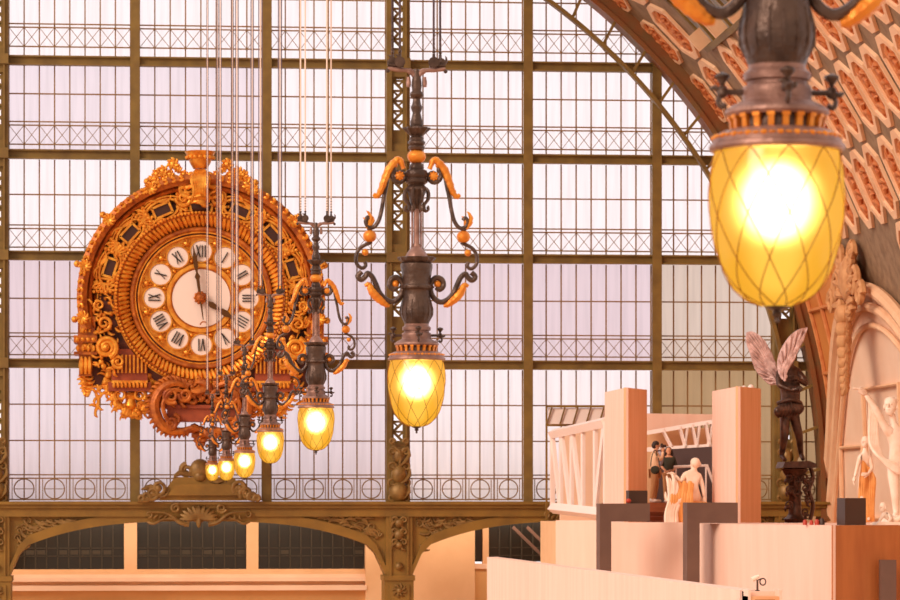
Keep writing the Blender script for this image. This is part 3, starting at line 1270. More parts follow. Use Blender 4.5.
# crown basket + sprays
m = MB()
c = C(200, 168)
m.lathe([(7 * kC, -2 * kC), (10.5 * kC, 4 * kC), (12 * kC, 9 * kC), (15.5 * kC, 15 * kC), (14 * kC, 15.5 * kC), (11 * kC, 13 * kC), (0, 13 * kC)], (c[0], -.35, c[2]), 20)
for k in range(16):
    a = k * pi / 8
    m.ball((c[0] + 13 * kC * cos(a), -.35 + 13 * kC * sin(a), c[2] + 9 * kC), .07, 7, 5)
m.build('crown_basket', gold, cl)
m = MB()
c0 = Vector(C(200, 184, -.5))
for q in range(-3, 4):
    m.tube(smoothp([C(200 + q * 1.2, 172, -.5), C(200 + q * 2.6, 182, -.85), C(200 + q * 1.9, 192, -.95), C(200 + q * 2.8, 204, -.7)], 3), [.06, .08, .09, .09, .09, .09, .08, .07, .06, .05], 6)
m.tube([C(186, 190, -.75), C(200, 187, -.95), C(214, 190, -.75)], .07, 6)
m.tube([C(188, 200, -.7), C(200, 198, -.95), C(212, 200, -.7)], .06, 6)
for q in range(7):
    m.leaf(C(200, 206, -.8), C(200 + 9 * cos(pi * q / 6), 206 - 9 * sin(pi * q / 6), -.7), .06)
for s_ in (-1, 1):
    m.scroll(C(200 + s_ * 12, 190, -.6), .04, .28, 1.5, 90, .08, -s_)
    m.scroll(C(200 + s_ * 16, 200, -.6), .04, .26, 1.5, 0, .07, s_)
    m.tube(smoothp([C(200 + s_ * 3, 178, -.55), C(200 + s_ * 10, 176, -.55), C(200 + s_ * 13, 186, -.6), C(200 + s_ * 20, 190, -.6)]), .08, 7)
    for (px, py, r_) in ((22, 171, .16), (27, 166, .24), (30, 176, .17), (37, 173, .22), (43, 176, .2), (36, 181, .18), (45, 185, .22), (49, 181, .14), (29, 183, .16), (16, 176, .16), (20, 182, .15)):
        b = Vector(C(200 + s_ * px, py, -.5))
        m.tube([Vector(C(200 + s_ * 12, 182, -.45)), b], .045, 5)
        m.ball(b, r_ * .5, 8, 6)
        for q in range(7):
            t = q * 2 * pi / 7 + px
            m.leaf(b, b + Vector((cos(t), -.3, sin(t))) * r_ * .85, r_ * .28)
m.build('flower_spray', gold, cl)
# mask under crown
m = MB()
m.ball(C(200, 203, -.4), (.5, .2, .42), 14, 9)
m.build('crown_shell', blackbr, cl)

# side pilasters with drops
for s_ in (-1, 1):
    m = MB()
    def D(px, py, y=0.):
        return C(201 + s_ * px, py, y)
    x0, x1 = sorted((D(105, 0)[0], D(122, 0)[0]))
    m.box(x0, x1, -.6, .6, D(0, 340)[2], D(0, 318)[2])
    x0, x1 = sorted((D(103, 0)[0], D(126, 0)[0]))
    m.box(x0, x1, -.7, .6, D(0, 344)[2], D(0, 337)[2])
    m.box(x0, x1, -.65, .5, D(0, 356)[2], D(0, 353)[2])
    x0, x1 = sorted((D(108, 0)[0], D(121, 0)[0]))
    m.box(x0, x1, -.5, .4, D(0, 377)[2], D(0, 356)[2])
    m.box(x0 - .05, x1 + .05, -.55, .4, D(0, 353)[2], D(0, 344)[2])
    sp = m.build('side_pilaster', gold_d, cl, smooth=False)
    m = MB()
    for q in range(4):
        xx = D(106.5 + 5.2 * q, 0)[0]
        m.ball((xx, -.72, D(0, 341)[2]), .07, 7, 5)
        m.leaf((xx, -.72, D(0, 347)[2]), (xx, -.72, D(0, 353)[2]), .06, 0)
    for xx in (110.5, 114.5, 118.5):
        m.tube([D(xx, 358, -.55), D(xx, 366, -.6), D(xx, 375, -.55)], [.04, .09, .05], 6)
        m.tube([D(xx, 321, -.62), D(xx, 334, -.62)], .05, 6)
    m.ball(D(114.5, 348.5, -.6), .12, 8, 6)
    z = 379
    for r_ in (5, 6, 5, 4, 3, 2):
        m.ball(D(114.5, z, -.1), (r_ * kC, r_ * kC, r_ * .7 * kC), 9, 6)
        for w in (-1, 1):
            m.leaf(D(114.5, z, -.2), D(114.5 + w * r_ * 1.5, z - 2, -.2), .06)
        z += r_ * .75
    m.build('pilaster_drop', gold, sp)
    # scroll brackets between pilaster and dial
    m = MB()
    m.scroll(D(94, 349, -.75), .03, .33, 2.2, 0, .09, s_)
    m.ball(D(94, 349, -.75), .12, 8, 6)
    m.scroll(D(82, 363, -.75), .03, .2, 1.6, 90, .06, -s_)
    m.scroll(D(96, 325, -.7), .03, .22, 1.5, 90, .06, s_)
    m.scroll(D(101, 307, -.7), .03, .16, 1.5, 90, .05, -s_)
    for q in range(60):
        px, py = random.uniform(85, 110), random.uniform(302, 372)
        if sqrt(px * px + (py - 299) ** 2) < 88:
            continue
        if random.random() < .5:
            m.ball(D(px, py, -.55), random.uniform(.04, .1), 7, 5)
        else:
            t = random.uniform(0, 6.3)
            b = Vector(D(px, py, -.6))
            m.leaf(b, b + Vector((cos(t), 0, sin(t))) * .26, .05)
    # foliage trail dropping from the bracket into a garland
    pth = smoothp([D(92, 372, -.3), D(94, 385, -.2), D(86, 400, -.2), D(76, 412, -.2), D(66, 414, -.2), D(52, 405, -.2), D(44, 392, -.2), D(50, 378, -.2)], 9)
    m.tube(pth, .05, 6)
    for i, p in enumerate(pth):
        m.ball(p + Vector((random.uniform(-.06, .06), -.1, random.uniform(-.06, .06))), random.uniform(.06, .13), 7, 5)
        for w in range(2):
            t = random.uniform(0, 6.3)
            m.leaf(p, p + Vector((cos(t), -.1, sin(t))) * random.uniform(.2, .38), .05)
    pth = smoothp([D(96, 386, -.2), D(104, 393, -.2), D(102, 402, -.2), D(105, 412, -.2)], 4)
    m.tube(pth, .05, 6)
    for p in pth:
        t = random.uniform(0, 6.3)
        m.leaf(p, p + Vector((cos(t), -.1, sin(t))) * .25, .05)
    m.build('side_scrollwork', gold, cl)
    # dentilled console
    m = MB()
    x0, x1 = sorted((D(50, 0)[0], D(92, 0)[0]))
    m.box(x0, x1, -.6, .7, D(0, 392)[2], D(0, 383)[2])
    m.box(x0 + .1, x1 - .1, -.5, .7, D(0, 383)[2], D(0, 350)[2])
    co = m.build('console', redpanel, cl, smooth=False)
    m = MB()
    for q in range(9):
        xx = D(55 + 3.9 * q, 0)[0]
        m.tube([(xx, -.58, D(0, 356 + 2.2 * abs(q - 0) * .0)[2]), (xx, -.58, D(0, 374)[2])], .035, 6)
        m.ball((xx, -.66, D(0, 386)[2]), (.06, .08, .1), 7, 5)
    m.box(x0 + .1, x1 - .1, -.68, -.5, D(0, 384)[2], D(0, 381.5)[2])
    c = D(70, 396)
    m.lathe([(1 * kC, -22 * kC), (2.5 * kC, -20 * kC), (3 * kC, -14 * kC), (6 * kC, -10 * kC), (5 * kC, -4 * kC), (8 * kC, 0), (7 * kC, 3 * kC)], (c[0], -.2, c[2]), 14)
    m.scroll(D(61, 396, -.4), .04, .2, 1.4, 90, .07, s_)
    m.scroll(D(80, 396, -.4), .04, .2, 1.4, 90, .07, -s_)
    m.build('console_carving', gold, co)

# bottom cartouche
m = MB()
x0, x1 = C(167, 0)[0], C(236, 0)[0]
m.box(x0, x1, -.6, .5, C(0, 422)[2], C(0, 407)[2])
m.box(x0 - .05, x1 + .05, -.68, .5, C(0, 409)[2], C(0, 405.5)[2])
m.box(C(150, 0)[0], C(252, 0)[0], -.2, .4, C(0, 408)[2], C(0, 380)[2])
m.build('name_tablet', redpanel, cl, smooth=False)
m = MB()
for s_ in (-1, 1):
    def D(px, py, y=0.):
        return C(201 + s_ * px, py, y)
    pth = smoothp([D(14, 388, -.7), D(26, 384, -.75), D(38, 389, -.75), D(46, 402, -.75), D(44, 418, -.75), D(34, 430, -.75), D(20, 432, -.7), D(8, 428, -.7)], 7)
    m.tube(pth, [.08 + .10 * sin(pi * i / (len(pth) - 1)) for i in range(len(pth))], 8)
    pth2 = smoothp([D(18, 393, -.8), D(28, 391, -.85), D(35, 398, -.85), D(38, 408, -.85), D(34, 420, -.85), D(26, 425, -.8), D(22, 419, -.8), D(27, 415, -.8)], 6)
    m.tube(pth2, .07, 7)
    m.scroll(D(30, 397, -.85), .04, .24, 1.7, 60, .08, -s_)
    m.scroll(D(16, 396, -.85), .04, .2, 1.7, 60, .07, s_)
    m.scroll(D(30, 424, -.85), .04, .18, 1.5, 60, .07, s_)
    for i, p in enumerate(pth):
        if i % 2 == 0:
            dv = Vector(p) - Vector(C(201, 408, -.7))
            dv.normalize()
            m.leaf(p, Vector(p) + dv * .3, .07)
    m.leaf(D(2, 430, -.6), D(16, 436, -.6), .12)
    m.leaf(D(10, 392, -.8), D(-6, 384, -.8), .14)
for q in range(34):
    b = Vector(C(random.uniform(165, 237), random.uniform(383, 402), -.7))
    t = random.uniform(0, 6.3)
    m.leaf(b, b + Vector((cos(t), -.1, sin(t))) * .3, .07)
    m.ball(b, .09, 7, 5)
z = 430
for r_ in (7, 8, 6, 4, 2.5, 1.2):
    m.ball(C(199, z, -.3), (r_ * kC, r_ * kC, r_ * .6 * kC), 10, 7)
    for w in (-1, 1):
        m.leaf(C(199, z, -.4), C(199 + w * r_ * 1.3, z - 3, -.4), .08)
    z += r_ * .7
m.build('cartouche', gold_d, cl)
m = MB()
for x_ in (-3, 3):
    m.box(x_ - .12, x_ + .12, .8, YW - YC - .3, 1.1, 1.35)
m.build('wall_bracket', iron, cl, smooth=False)

# ================================================================== GLOBE LAMPS
u = .39 / 57.5     # metres per unit, a unit being one pixel of the second lamp


def make_lamp():
    root = thing('globe_lamp', '', 'lamp', (0, 0, 0))

    def U(x, h, y=0.):
        return Vector((x * u, y * u, h * u))

    def lath(prof, mt, name, par=root, n=28, wob=None):
        m = MB()
        m.lathe([(r_ * u, h * u) for r_, h in prof], (0, 0, 0), n, 'z', wob)
        return m.build(name, mt, par)
    gp = [(0, 0), (7, .7), (12.6, 3), (18.4, 8), (23, 16), (26.4, 27), (28.3, 38), (28.8, 48), (28.2, 57), (26.8, 64.5), (25.8, 68)]
    g = lath(gp, globe_m, 'globe', n=40)
    # wire lattice following the glass
    m = MB()
    gs = smoothp([(r_, 0, h) for r_, h in gp[1:]], 3)
    n = len(gs)
    for k in range(10):
        for s_ in (-1, 1):
            path = []
            for i, p in enumerate(gs):
                ph = k * 2 * pi / 10 + s_ * (i / n) * 1.75
                path.append(((p[0] + .25) * u * cos(ph), (p[0] + .25) * u * sin(ph), p[2] * u))
            m.tube(path, .28 * u, 5)
    m.build('globe_wire', lamplat, g)
    m = MB()
    m.ball(U(0, 45), (12 * u, 12 * u, 15 * u), 20, 12)
    m.build('bulb', bulb_m, g)
    lath([(.2, -6.5), (1.2, -6), (.8, -4.5), (2.2, -3), (1.5, -1.5), (4.5, -.3), (5.5, .6), (1, .4)], lampb, 'bottom_finial', n=16)
    lath([(25, 66), (28.0, 66.4), (29, 67.6), (28.8, 69), (27.4, 69.6), (27.6, 71.4), (25.8, 73.4), (23, 74.8), (20, 75.6), (17, 75.6), (17, 67)], lamph, 'globe_collar', n=40)
    d = lath([(17, 74), (18.2, 75), (18.2, 81.4), (17, 83)], lampb, 'dentil_ring')
    m = MB()
    for k in range(20):
        a = 2 * pi * k / 20
        c, s_ = cos(a), sin(a)
        m.bar(U(18.9 * c, 75.4, 18.9 * s_), U(19.6 * c, 81.2, 19.6 * s_), 2.5 * u, 2.2 * u, up=(c, s_, 0))
        m.bar(U(19.9 * c, 79.8, 19.9 * s_), U(20 * c, 81.4, 20 * s_), 3.3 * u, 2.6 * u, up=(c, s_, 0))
    m.build('dentil_moulding', lampg, d, smooth=False)
    m = MB()
    for k in range(48):
        a = 2 * pi * k / 48
        c, s_ = cos(a), sin(a)
        m.ball(U(26.6 * c, 72, 26.6 * s_), (1.8 * u, 1.8 * u, (1.3 if k % 2 else .8) * u), 6, 4)
    m.build('collar_edging', lampg, d)
    lath([(17, 81), (20.8, 81.0), (22.3, 82.4), (22, 83.8), (19.6, 85.6), (16.4, 87.0), (15.0, 87.8), (14.6, 88.6), (14.8, 89), (14.8, 93), (14.2, 94),
          (12.6, 94.6), (12.6, 96), (14.2, 96.6), (14.4, 99.4), (13.4, 100.4), (12.2, 101.4), (12.2, 103.4), (12.8, 105)], lamph, 'skirt', n=36)
    vb = MB()
    vb.lathe([(r_ * u, h * u) for r_, h in [(12.2, 103), (13.4, 106), (15.6, 111), (16.2, 115), (15.8, 120), (14.4, 127), (13.2, 132), (12.8, 136), (13.4, 137), (16.3, 138.5), (16.6, 140), (16, 141.5),
          (14.4, 142.5), (14, 146), (14.8, 152), (15.6, 157), (16.2, 160), (16, 163), (13.5, 164.5)]], (0, 0, 0), 32)
    for k in range(16):
        a = 2 * pi * k / 16
        c, s_ = cos(a), sin(a)
        vb.tube([U(13 * c, 106, 13 * s_), U(15.9 * c, 112, 15.9 * s_), U(16.1 * c, 118, 16.1 * s_), U(14.4 * c, 127, 14.4 * s_)], [.5 * u, .9 * u, .9 * u, .3 * u], 5)
    for k in range(8):
        a = 2 * pi * k / 8
        c, s_ = cos(a), sin(a)
        vb.ball(U(16.6 * c, 140, 16.6 * s_), 1.3 * u, 7, 5)
    vb.build('vase_body', lampb, root)
    # four fleur knobs
    for k in range(4):
        m = MB()
        a = k * pi / 2
        c, s_ = cos(a), sin(a)
        h0 = 91.5
        m.tube([U(13 * c, h0, 13 * s_), U(22 * c, h0, 22 * s_)], 1.3 * u, 7)
        m.ball(U(23.6 * c, h0, 23.6 * s_), (2.6 * u, 2.6 * u, 2.8 * u), 8, 6)
        m.lathe([(.6 * u, (h0 + 2) * u), (1.4 * u, (h0 + 4) * u), (3.4 * u, (h0 + 6.4) * u), (3 * u, (h0 + 7.4) * u), (0, (h0 + 8.6) * u)], U(23.6 * c, 0, 23.6 * s_), 10)
        for w in (-1, 1):
            b = Vector((-s_, c, 0)) * w * 4 * u
            m.leaf(U(23.6 * c, h0, 23.6 * s_), U(23.6 * c, h0 + 2, 23.6 * s_) + b, 1.3 * u)
        m.tube(smoothp([U(24 * c, h0 - 1, 24 * s_), U(25.5 * c, h0 - 4, 25.5 * s_), U(24 * c, h0 - 6.5, 24 * s_), U(22 * c, h0 - 5, 22 * s_)], 3), 1.1 * u, 6)
        m.leaf(U(24 * c, h0, 24 * s_), U(29 * c, h0 + .8, 29 * s_), 1.3 * u)
        m.build('fleur_knob', lampb, root)
    # crown of petals and dome
    lath([(13, 163), (17.5, 166.5), (18.6, 169.5), (17, 169.8), (12, 168.5)], lampb, 'petal_crown', n=48, wob=[0, .03, .07, .07, 0, 12])
    lath([(11, 168), (11.2, 170.5), (9.6, 174), (6.5, 178), (3.6, 180.5), (3.2, 183)], lamph, 'dome')
    m = MB()
    m.lathe([(3 * u, 182 * u), (3 * u, 226 * u)], (0, 0, 0), 10)
    m.tube([U(-4.4, 176), U(-4.4, 222)], 1.1 * u, 6)
    m.tube([U(4.4, 176), U(4.4, 222)], 1.1 * u, 6)
    m.build('stem_rod', lamph, root)
    lath([(3, 218), (5, 220), (6, 226), (8.5, 233), (10.5, 237), (10, 239), (7.5, 241), (9, 243), (11, 244.5), (11.2, 247), (9.5, 249), (11, 251), (11.4, 254),
          (10, 256.5), (7, 257.5), (7.4, 260), (6.5, 262), (5, 264)], lampb, 'upper_collar')
    m = MB()
    for k in range(8):
        a = 2 * pi * (k + .5) / 8
        c, s_ = cos(a), sin(a)
        m.tube(smoothp([U(7 * c, 240, 7 * s_), U(12 * c, 236, 12 * s_), U(12.5 * c, 228, 12.5 * s_), U(8 * c, 222, 8 * s_), U(9 * c, 216, 9 * s_), U(12.5 * c, 217, 12.5 * s_), U(12 * c, 221, 12 * s_)], 3), [1.6 * u] * 12 + [1.2 * u] * 6 + [.7 * u], 6)
    m.build('hanging_leaf', lampb, root)
    m = MB()
    m.ball(U(0, 270.5), (9.4 * u, 9.4 * u, 7.4 * u), 24, 14)
    m.build('gilded_ball', lampg, root)
    lath([(5, 276), (7.6, 277.5), (8.4, 279.5), (7, 281.5), (8.6, 283), (8.8, 285), (6.8, 287), (7.2, 289), (5.6, 290.5), (6.4, 292), (8, 293.5), (6.2, 295.5), (5, 298), (6.5, 301), (6.6, 305), (5.2, 309),
          (4, 314), (5.6, 318), (6, 320), (4.4, 323), (3.6, 328), (6, 330), (7.4, 332), (6.6, 334), (4.6, 336), (5.2, 341), (4.6, 348), (3.2, 354), (2, 358)], lampb, 'baluster_stem', n=20)
    lath([(6, 291), (9, 293.5), (12.6, 298), (12.4, 299.4), (8, 296), (6, 295)], lampb, 'stem_crown', n=40, wob=[0, .05, .12, .12, 0, 0, 8])
    # the two scrolled arms
    for s_ in (-1, 1):
        def A(x, h, y=0.):
            return U(s_ * x, h, y)
        arm = MB()
        sp = []
        for i in range(19):
            t = i / 18
            a = radians(-60 + 470 * t)
            r_ = 1.8 + 6.4 * t
            sp.append(A(17 + r_ * cos(a), 251 + r_ * sin(a)))
        down = smoothp([sp[-1], A(24, 259), A(28.5, 250), A(30.5, 240), A(33, 229), A(35, 217), A(38, 206), A(43, 199.5), A(48.5, 200), A(51, 205), A(49, 209.5), A(46.5, 207)], 4)
        full = sp + down[1:]
        arm.tube(full, [(1.1 + 1.3 * min(1, i / 12)) * u if i < len(sp) else 2.1 * u for i in range(len(full))], 8)
        # lower reversed scroll
        low = smoothp([A(46, 184), A(51, 182), A(57, 178), A(60.5, 171), A(60, 163), A(55, 158.5), A(51, 161), A(52, 165)], 4)
        arm.tube(low, 1.9 * u, 8)
        low2 = smoothp([A(55, 155), A(59, 150.5), A(55.5, 147), A(51.5, 150), A(49, 153.5), A(44.5, 150), A(41, 143), A(37, 134), A(31, 127.5), A(24, 125), A(17.5, 129), A(14.2, 136), A(14.5, 144),
                        A(19.5, 149.5), A(25.5, 147.5), A(27, 141.5), A(23, 137.5), A(19.8, 140)], 4)
        arm.tube(low2, 2.7 * u, 8)
        ao = arm.build('scroll_arm', lampb, root)
        gl = MB()
        gl.ball(A(17, 251), (4.6 * u, 2.8 * u, 4.6 * u), 12, 8)
        for k in range(8):
            a = k * pi / 4
            gl.ball(A(17 + 3.8 * cos(a), 251 + 3.8 * sin(a), -1.5), 1.3 * u, 6, 4)
        gl.build('gilded_rosette', lampg, ao)
        gl = MB()
        leafp = smoothp([A(13, 258), A(17, 267), A(22, 264.5), A(28, 257), A(32, 247), A(35.5, 237), A(39.5, 230.5), A(43.5, 232.5)], 4)
        nn = len(leafp)
        gl.tube([p + Vector((0, -1.2 * u, 0)) for p in leafp], [u * (1.6 + 2.3 * sin(pi * min(1, (i + 2) / nn)) + (.5 if i % 3 == 0 else 0)) for i in range(nn)], 8)
        gl.ball(A(17.5, 267), 3.0 * u, 8, 6)
        gl.ball(A(41, 230.8), 2.8 * u, 8, 6)
        gl.ball(A(22, 262), 3.2 * u, 8, 6)
        gl.build('gilded_leaf', lampg, ao)
        gl = MB()
        gl.leaf(A(50, 198), A(50.5, 216), 2.4 * u)
        gl.leaf(A(48, 200), A(45, 211), 1.8 * u)
        gl.leaf(A(51, 200), A(54, 209), 1.6 * u)
        gl.build('gilded_leaf', lampg, ao)
        gl = MB()
        gl.ball(A(47, 190.5), (6.8 * u, 6.8 * u, 6.4 * u), 16, 10)
        gl.build('gilded_ball', lampg, ao)
        gl = MB()
        gl.ball(A(51.5, 174.5), 3.6 * u, 10, 7)
        gl.build('gilded_boss', lampg, ao)
        gl = MB()
        gl.ball(A(21, 143), 3.8 * u, 10, 7)
        gl.build('gilded_boss', lampg, ao)
        gl = MB()
        lf = smoothp([A(52, 141), A(48, 142), A(45, 136), A(41, 131), A(36, 126.5), A(31, 122.5), A(27, 121)], 4)
        nn = len(lf)
        gl.tube([p + Vector((0, -.8 * u, 0)) for p in lf], [u * (1.3 + 3.0 * sin(pi * i / (nn - 1)) + (.4 if i % 3 == 0 else 0)) for i in range(nn)], 8)
        gl.ball(A(46, 139), 2.8 * u, 8, 6)
        gl.build('gilded_leaf', lampg, ao)
        sm = MB()
        sm.lathe([(2.4 * u, -1 * u), (3 * u, 0), (2.4 * u, 1 * u)], A(47, 197.5), 10)
        sm.lathe([(2.4 * u, -1 * u), (3 * u, 0), (2.4 * u, 1 * u)], A(47, 184), 10)
        sm.build('link_edging', lampb, ao)
    # yoke with pulleys
    m = MB()
    for s_ in (-1, 1):
        m.tube(smoothp([U(0, 346), U(s_ * 3, 353), U(s_ * 9, 356.5), U(s_ * 18, 357), U(s_ * 29, 358.5)], 4), [3 * u] * 8 + [2.2 * u] * 8 + [1.3 * u], 7)
        m.tube(smoothp([U(0, 348, 3), U(s_ * 5, 356, 5), U(s_ * 14, 359, 6), U(s_ * 25, 360.5, 3)], 4), 1.2 * u, 6)
        m.lathe([(2 * u, 346 * u), (2.6 * u, 350 * u), (1.6 * u, 356 * u)], U(s_ * 8 - 0, -6), 8)
    m.build('yoke', lamph, root)
    for s_ in (-1, 1):
        m = MB()
        for (dx, y_) in ((17, -3), (24, 3)):
            m.lathe([(2.8 * u, -1.8 * u), (5.4 * u, -1.4 * u), (4.4 * u, 0), (5.4 * u, 1.4 * u), (2.8 * u, 1.8 * u)], U(s_ * dx, 364.5, y_), 14, 'y')
            m.leaf(U(s_ * dx, 360, y_), U(s_ * (dx + 5), 372, y_), 1.6 * u)
            m.tube([U(s_ * dx, 366, y_), U(s_ * dx, 373, y_)], 1.5 * u, 6)
            m.ball(U(s_ * dx, 375, y_), 1.9 * u, 7, 5)
            for q in range(5):
                m.ball(U(s_ * dx, 379 + 4.2 * q, y_), (1.3 * u, 1.3 * u, 2.3 * u), 6, 5)
        m.tube([U(s_ * 13, 361), U(s_ * 29, 362)], 1.6 * u, 6)
        m.ball(U(s_ * 29, 356), 2.2 * u, 7, 5)
        m.build('pulley', lampb, root)
    return root


lamp0 = make_lamp()
# globe centre x, globe bottom y, globe width in pixels; what sets each apart
spec = [
    (777, 307.5, 135.0, 'largest glowing globe lamp, hanging before the coffered vault, only its lower half in view'),
    (416.6, 427, 57.5, 'whole globe lamp with two gilded scroll arms in front of the pierced iron column'),
    (316, 450.5, 36.6, 'globe lamp just beside the clock rim, third in size, its yoke clear of the dial'),
    (270.3, 463.5, 27.2, 'globe lamp fourth in size, its stem crossing the clock rim below the numeral IIII'),
    (244.6, 477.8, 21.4, 'globe lamp fifth in size, hanging a little apart from the two smallest ones'),
    (226.4, 480.6, 17.0, 'second smallest globe lamp, almost touching the smallest one'),
    (212.4, 481, 14.0, 'smallest globe lamp, above the carved cartouche on the cornice'),
]
for i, (px, py, w, lab) in enumerate(spec):
    dist = .39 * F / w
    Y = dist * (cos(TH) - (px - 450) / F * sin(TH))
    p = P(px, py, Y)
    o = lamp0 if i == 0 else copy_tree(lamp0)
    o.location = p
    tag(o, lab, 'lamp', 'globe lamps hanging along the nave')
    # suspension wires reach up to the roof, so each lamp has its own length
    top = (27.5 - p.z)
    for s_ in (-1, 1):
        m = MB()
        for dx, y_ in (((17, -3), (24, 3)) if i < 3 else ((20.5, 0),)):
            r_ = .008 if i < 2 else (.0085 if i == 2 else .011)
            m.tube([(s_ * dx * u, y_ * u, 376 * u), (s_ * dx * u, y_ * u, top)], r_, 5)
        m.build('suspension_wire', cable_d if i < 2 else cable_m, o)

# ================================================================== TERRACES ON THE RIGHT
def block(name, pts, ytop, mats, label, cat, zlow=0., group=None, deep=.9):
    """solid whose plan runs through the given (px, depth) corners, left to right; the back is closed 2.5 m behind"""
    f = [P(px, 500, Y) for px, Y in pts]
    # top height is taken at the near corner
    near = min(pts, key=lambda q: q[1])
    zt = P(near[0], ytop, near[1]).z
    ymx = max(q.y for q in f) + deep
    back = [Vector((f[-1].x, ymx, 0)), P(pts[0][0] + 1.5, 500, ymx)]
    root = thing(name, label, cat, (f[0].x, f[0].y, zlow), group)
    o = Vector(root.location)
    for i in range(len(f) - 1):
        a, b = f[i] - o, f[i + 1] - o
        m = MB()
        d = Vector((b.x - a.x, b.y - a.y, 0)).normalized()
        nb = Vector((-d.y, d.x, 0))
        if nb.y < 0:
            nb = -nb
        t = .06
        m.add([(a.x, a.y, 0), (b.x, b.y, 0), (b.x, b.y, zt - zlow), (a.x, a.y, zt - zlow),
               (a.x + nb.x * t, a.y + nb.y * t, 0), (b.x + nb.x * t, b.y + nb.y * t, 0), (b.x + nb.x * t, b.y + nb.y * t, zt - zlow), (a.x + nb.x * t, a.y + nb.y * t, zt - zlow)],
              [(0, 1, 2, 3), (7, 6, 5, 4), (0, 4, 5, 1), (1, 5, 6, 2), (2, 6, 7, 3), (3, 7, 4, 0)])
        m.build('front_panel' if i == 0 else 'side_panel', mats[min(i, len(mats) - 1)], root, smooth=False)
    m = MB()
    poly = [(p.x - o.x, p.y - o.y + .05) for p in f] + [(p.x - o.x, p.y - o.y) for p in back]
    m.prism(poly, 0, zt - zlow - .002, 'z')
    m.build('core', mats[0], root, smooth=False)
    return root, zt


# low front wall running towards the viewer
zl = P(487, 557, 70).z
a, b = P(487, 557, 70), P(740, 591.6, 42.4)
m = MB()
m.add([(a.x, a.y, 0), (b.x, b.y, 0), (b.x, b.y, zl), (a.x, a.y, zl), (a.x + .25, a.y + .3, 0), (b.x + .25, b.y + .3, 0), (b.x + .25, b.y + .3, zl), (a.x + .25, a.y + .3, zl)],
      [(0, 1, 2, 3), (7, 6, 5, 4), (0, 4, 5, 1), (1, 5, 6, 2), (2, 6, 7, 3), (3, 7, 4, 0)])
tag(m.build('parapet_wall', pale, origin=(a.x, a.y, 0), smooth=False), 'long pale low wall in front of the blocks, its top edge sloping down', 'wall')

# short wood post with spotlight at its near end
pt = P(762, 592, 41.4)
kk = K(762, 41.4)
po = thing('wooden_stand', 'small orange wooden stand with pale rim at the bottom edge', 'stand', (pt.x, 41.4, 0))
m = MB()
m.box(-17 * kk, 17 * kk, -.2, .2, 0, pt.z - 4 * kk)
m.build('stand_body', oak_and_shade, po, smooth=False)
m = MB()
m.box(-17 * kk, -14.5 * kk, -.22, .22, 0, pt.z + 2.5 * kk)
m.box(14.5 * kk, 17 * kk, -.22, .22, 0, pt.z + 2.5 * kk)
m.box(-17 * kk, 17 * kk, .12, .24, 0, pt.z + .5 * kk)
m.build('stand_rim', pale, po, smooth=False)
m = MB()
m.box(-10 * kk, 10 * kk, -.23, -.19, 0, pt.z - 7 * kk)
m.build('stand_panel', brownwood_and_shade, po, smooth=False)
sl = thing('spotlight', 'tiny grey spotlight on a stalk above the small wooden stand', 'spotlight', (pt.x - 2 * kk, 41.58, pt.z + .9 * kk))
m = MB()
m.tube([(0, 0, 0), (0, 0, 11 * kk)], 1.1 * kk, 8)
m.lathe([(2.4 * kk, -.2 * kk), (2.4 * kk, .8 * kk)], (0, 0, 0), 10)
m.build('stalk', statue_bronze, sl)
m = MB()
m.tube([(-5.5 * kk, 0, 11 * kk), (-2 * kk, 0, 13 * kk), (1.5 * kk, 0, 15 * kk)], [2.6 * kk, 2.4 * kk, 1.5 * kk], 10)
m.build('head', marble, sl)
m = MB()
m.tube([(5.5 * kk + 3 * kk * cos(t * pi / 7), 0, 9 * kk + 3.4 * kk * sin(t * pi / 7)) for t in range(14)], .7 * kk, 6, True)
m.tube([(1 * kk, 0, 11 * kk), (4 * kk, 0, 12 * kk)], .7 * kk, 6)
m.build('yoke', statue_bronze, sl)

# stepped pale blocks
block('plinth_block', [(556, 80), (603, 79)], 520.5, [pale], 'pale block under the white truss balustrade, beside a dark L-shaped frame', 'block')
block('plinth_block', [(607, 78), (688, 77)], 522.5, [pale], 'pale block between the two dark L-shaped frames', 'block')
block('plinth_block', [(697, 75), (833, 68), (960, 69)], 525.3, [pale, brownwood_and_shade], 'largest block, pale on its lit face and brown on the shaded one, carrying the black pedestal', 'block', deep=3.0)
# door opening in the brown side
a = P(882, 560, 67.9)
b = P(898, 560, 67.9)
m = MB()
m.box(a.x, b.x, 68.05, 68.2, 5.2, a.z)
tag(m.build('access_door', taupe, origin=((a.x + b.x) / 2, 68, 5.2), smooth=False), 'narrow grey-brown door in the brown side of the corner block', 'door')


def lframe(x0, x1, xs, y0, y1, Y, lab):
    m = MB()
    A = lambda px, py: (P(px, py, Y).x, P(px, py, Y).z)
    z0 = 0
    m.prism([(A(x0, y0)[0], z0), (A(xs, y0)[0], z0), A(xs, y1), A(x1, y1), A(x1, y0), A(x0, y0)], Y - .3, Y + .3)
    tag(m.build('frame_block', taupe, origin=(A(x0, y0)[0], Y, 0), smooth=False), lab, 'frame', 'dark L-shaped frames')


lframe(598, 648, 609.5, 503.5, 521.5, 76.0, 'dark brown L-shaped frame with the small black case on it')
lframe(685, 735.5, 697.5, 502.5, 523, 74.0, 'dark brown L-shaped frame under the pillar by the winged statue')
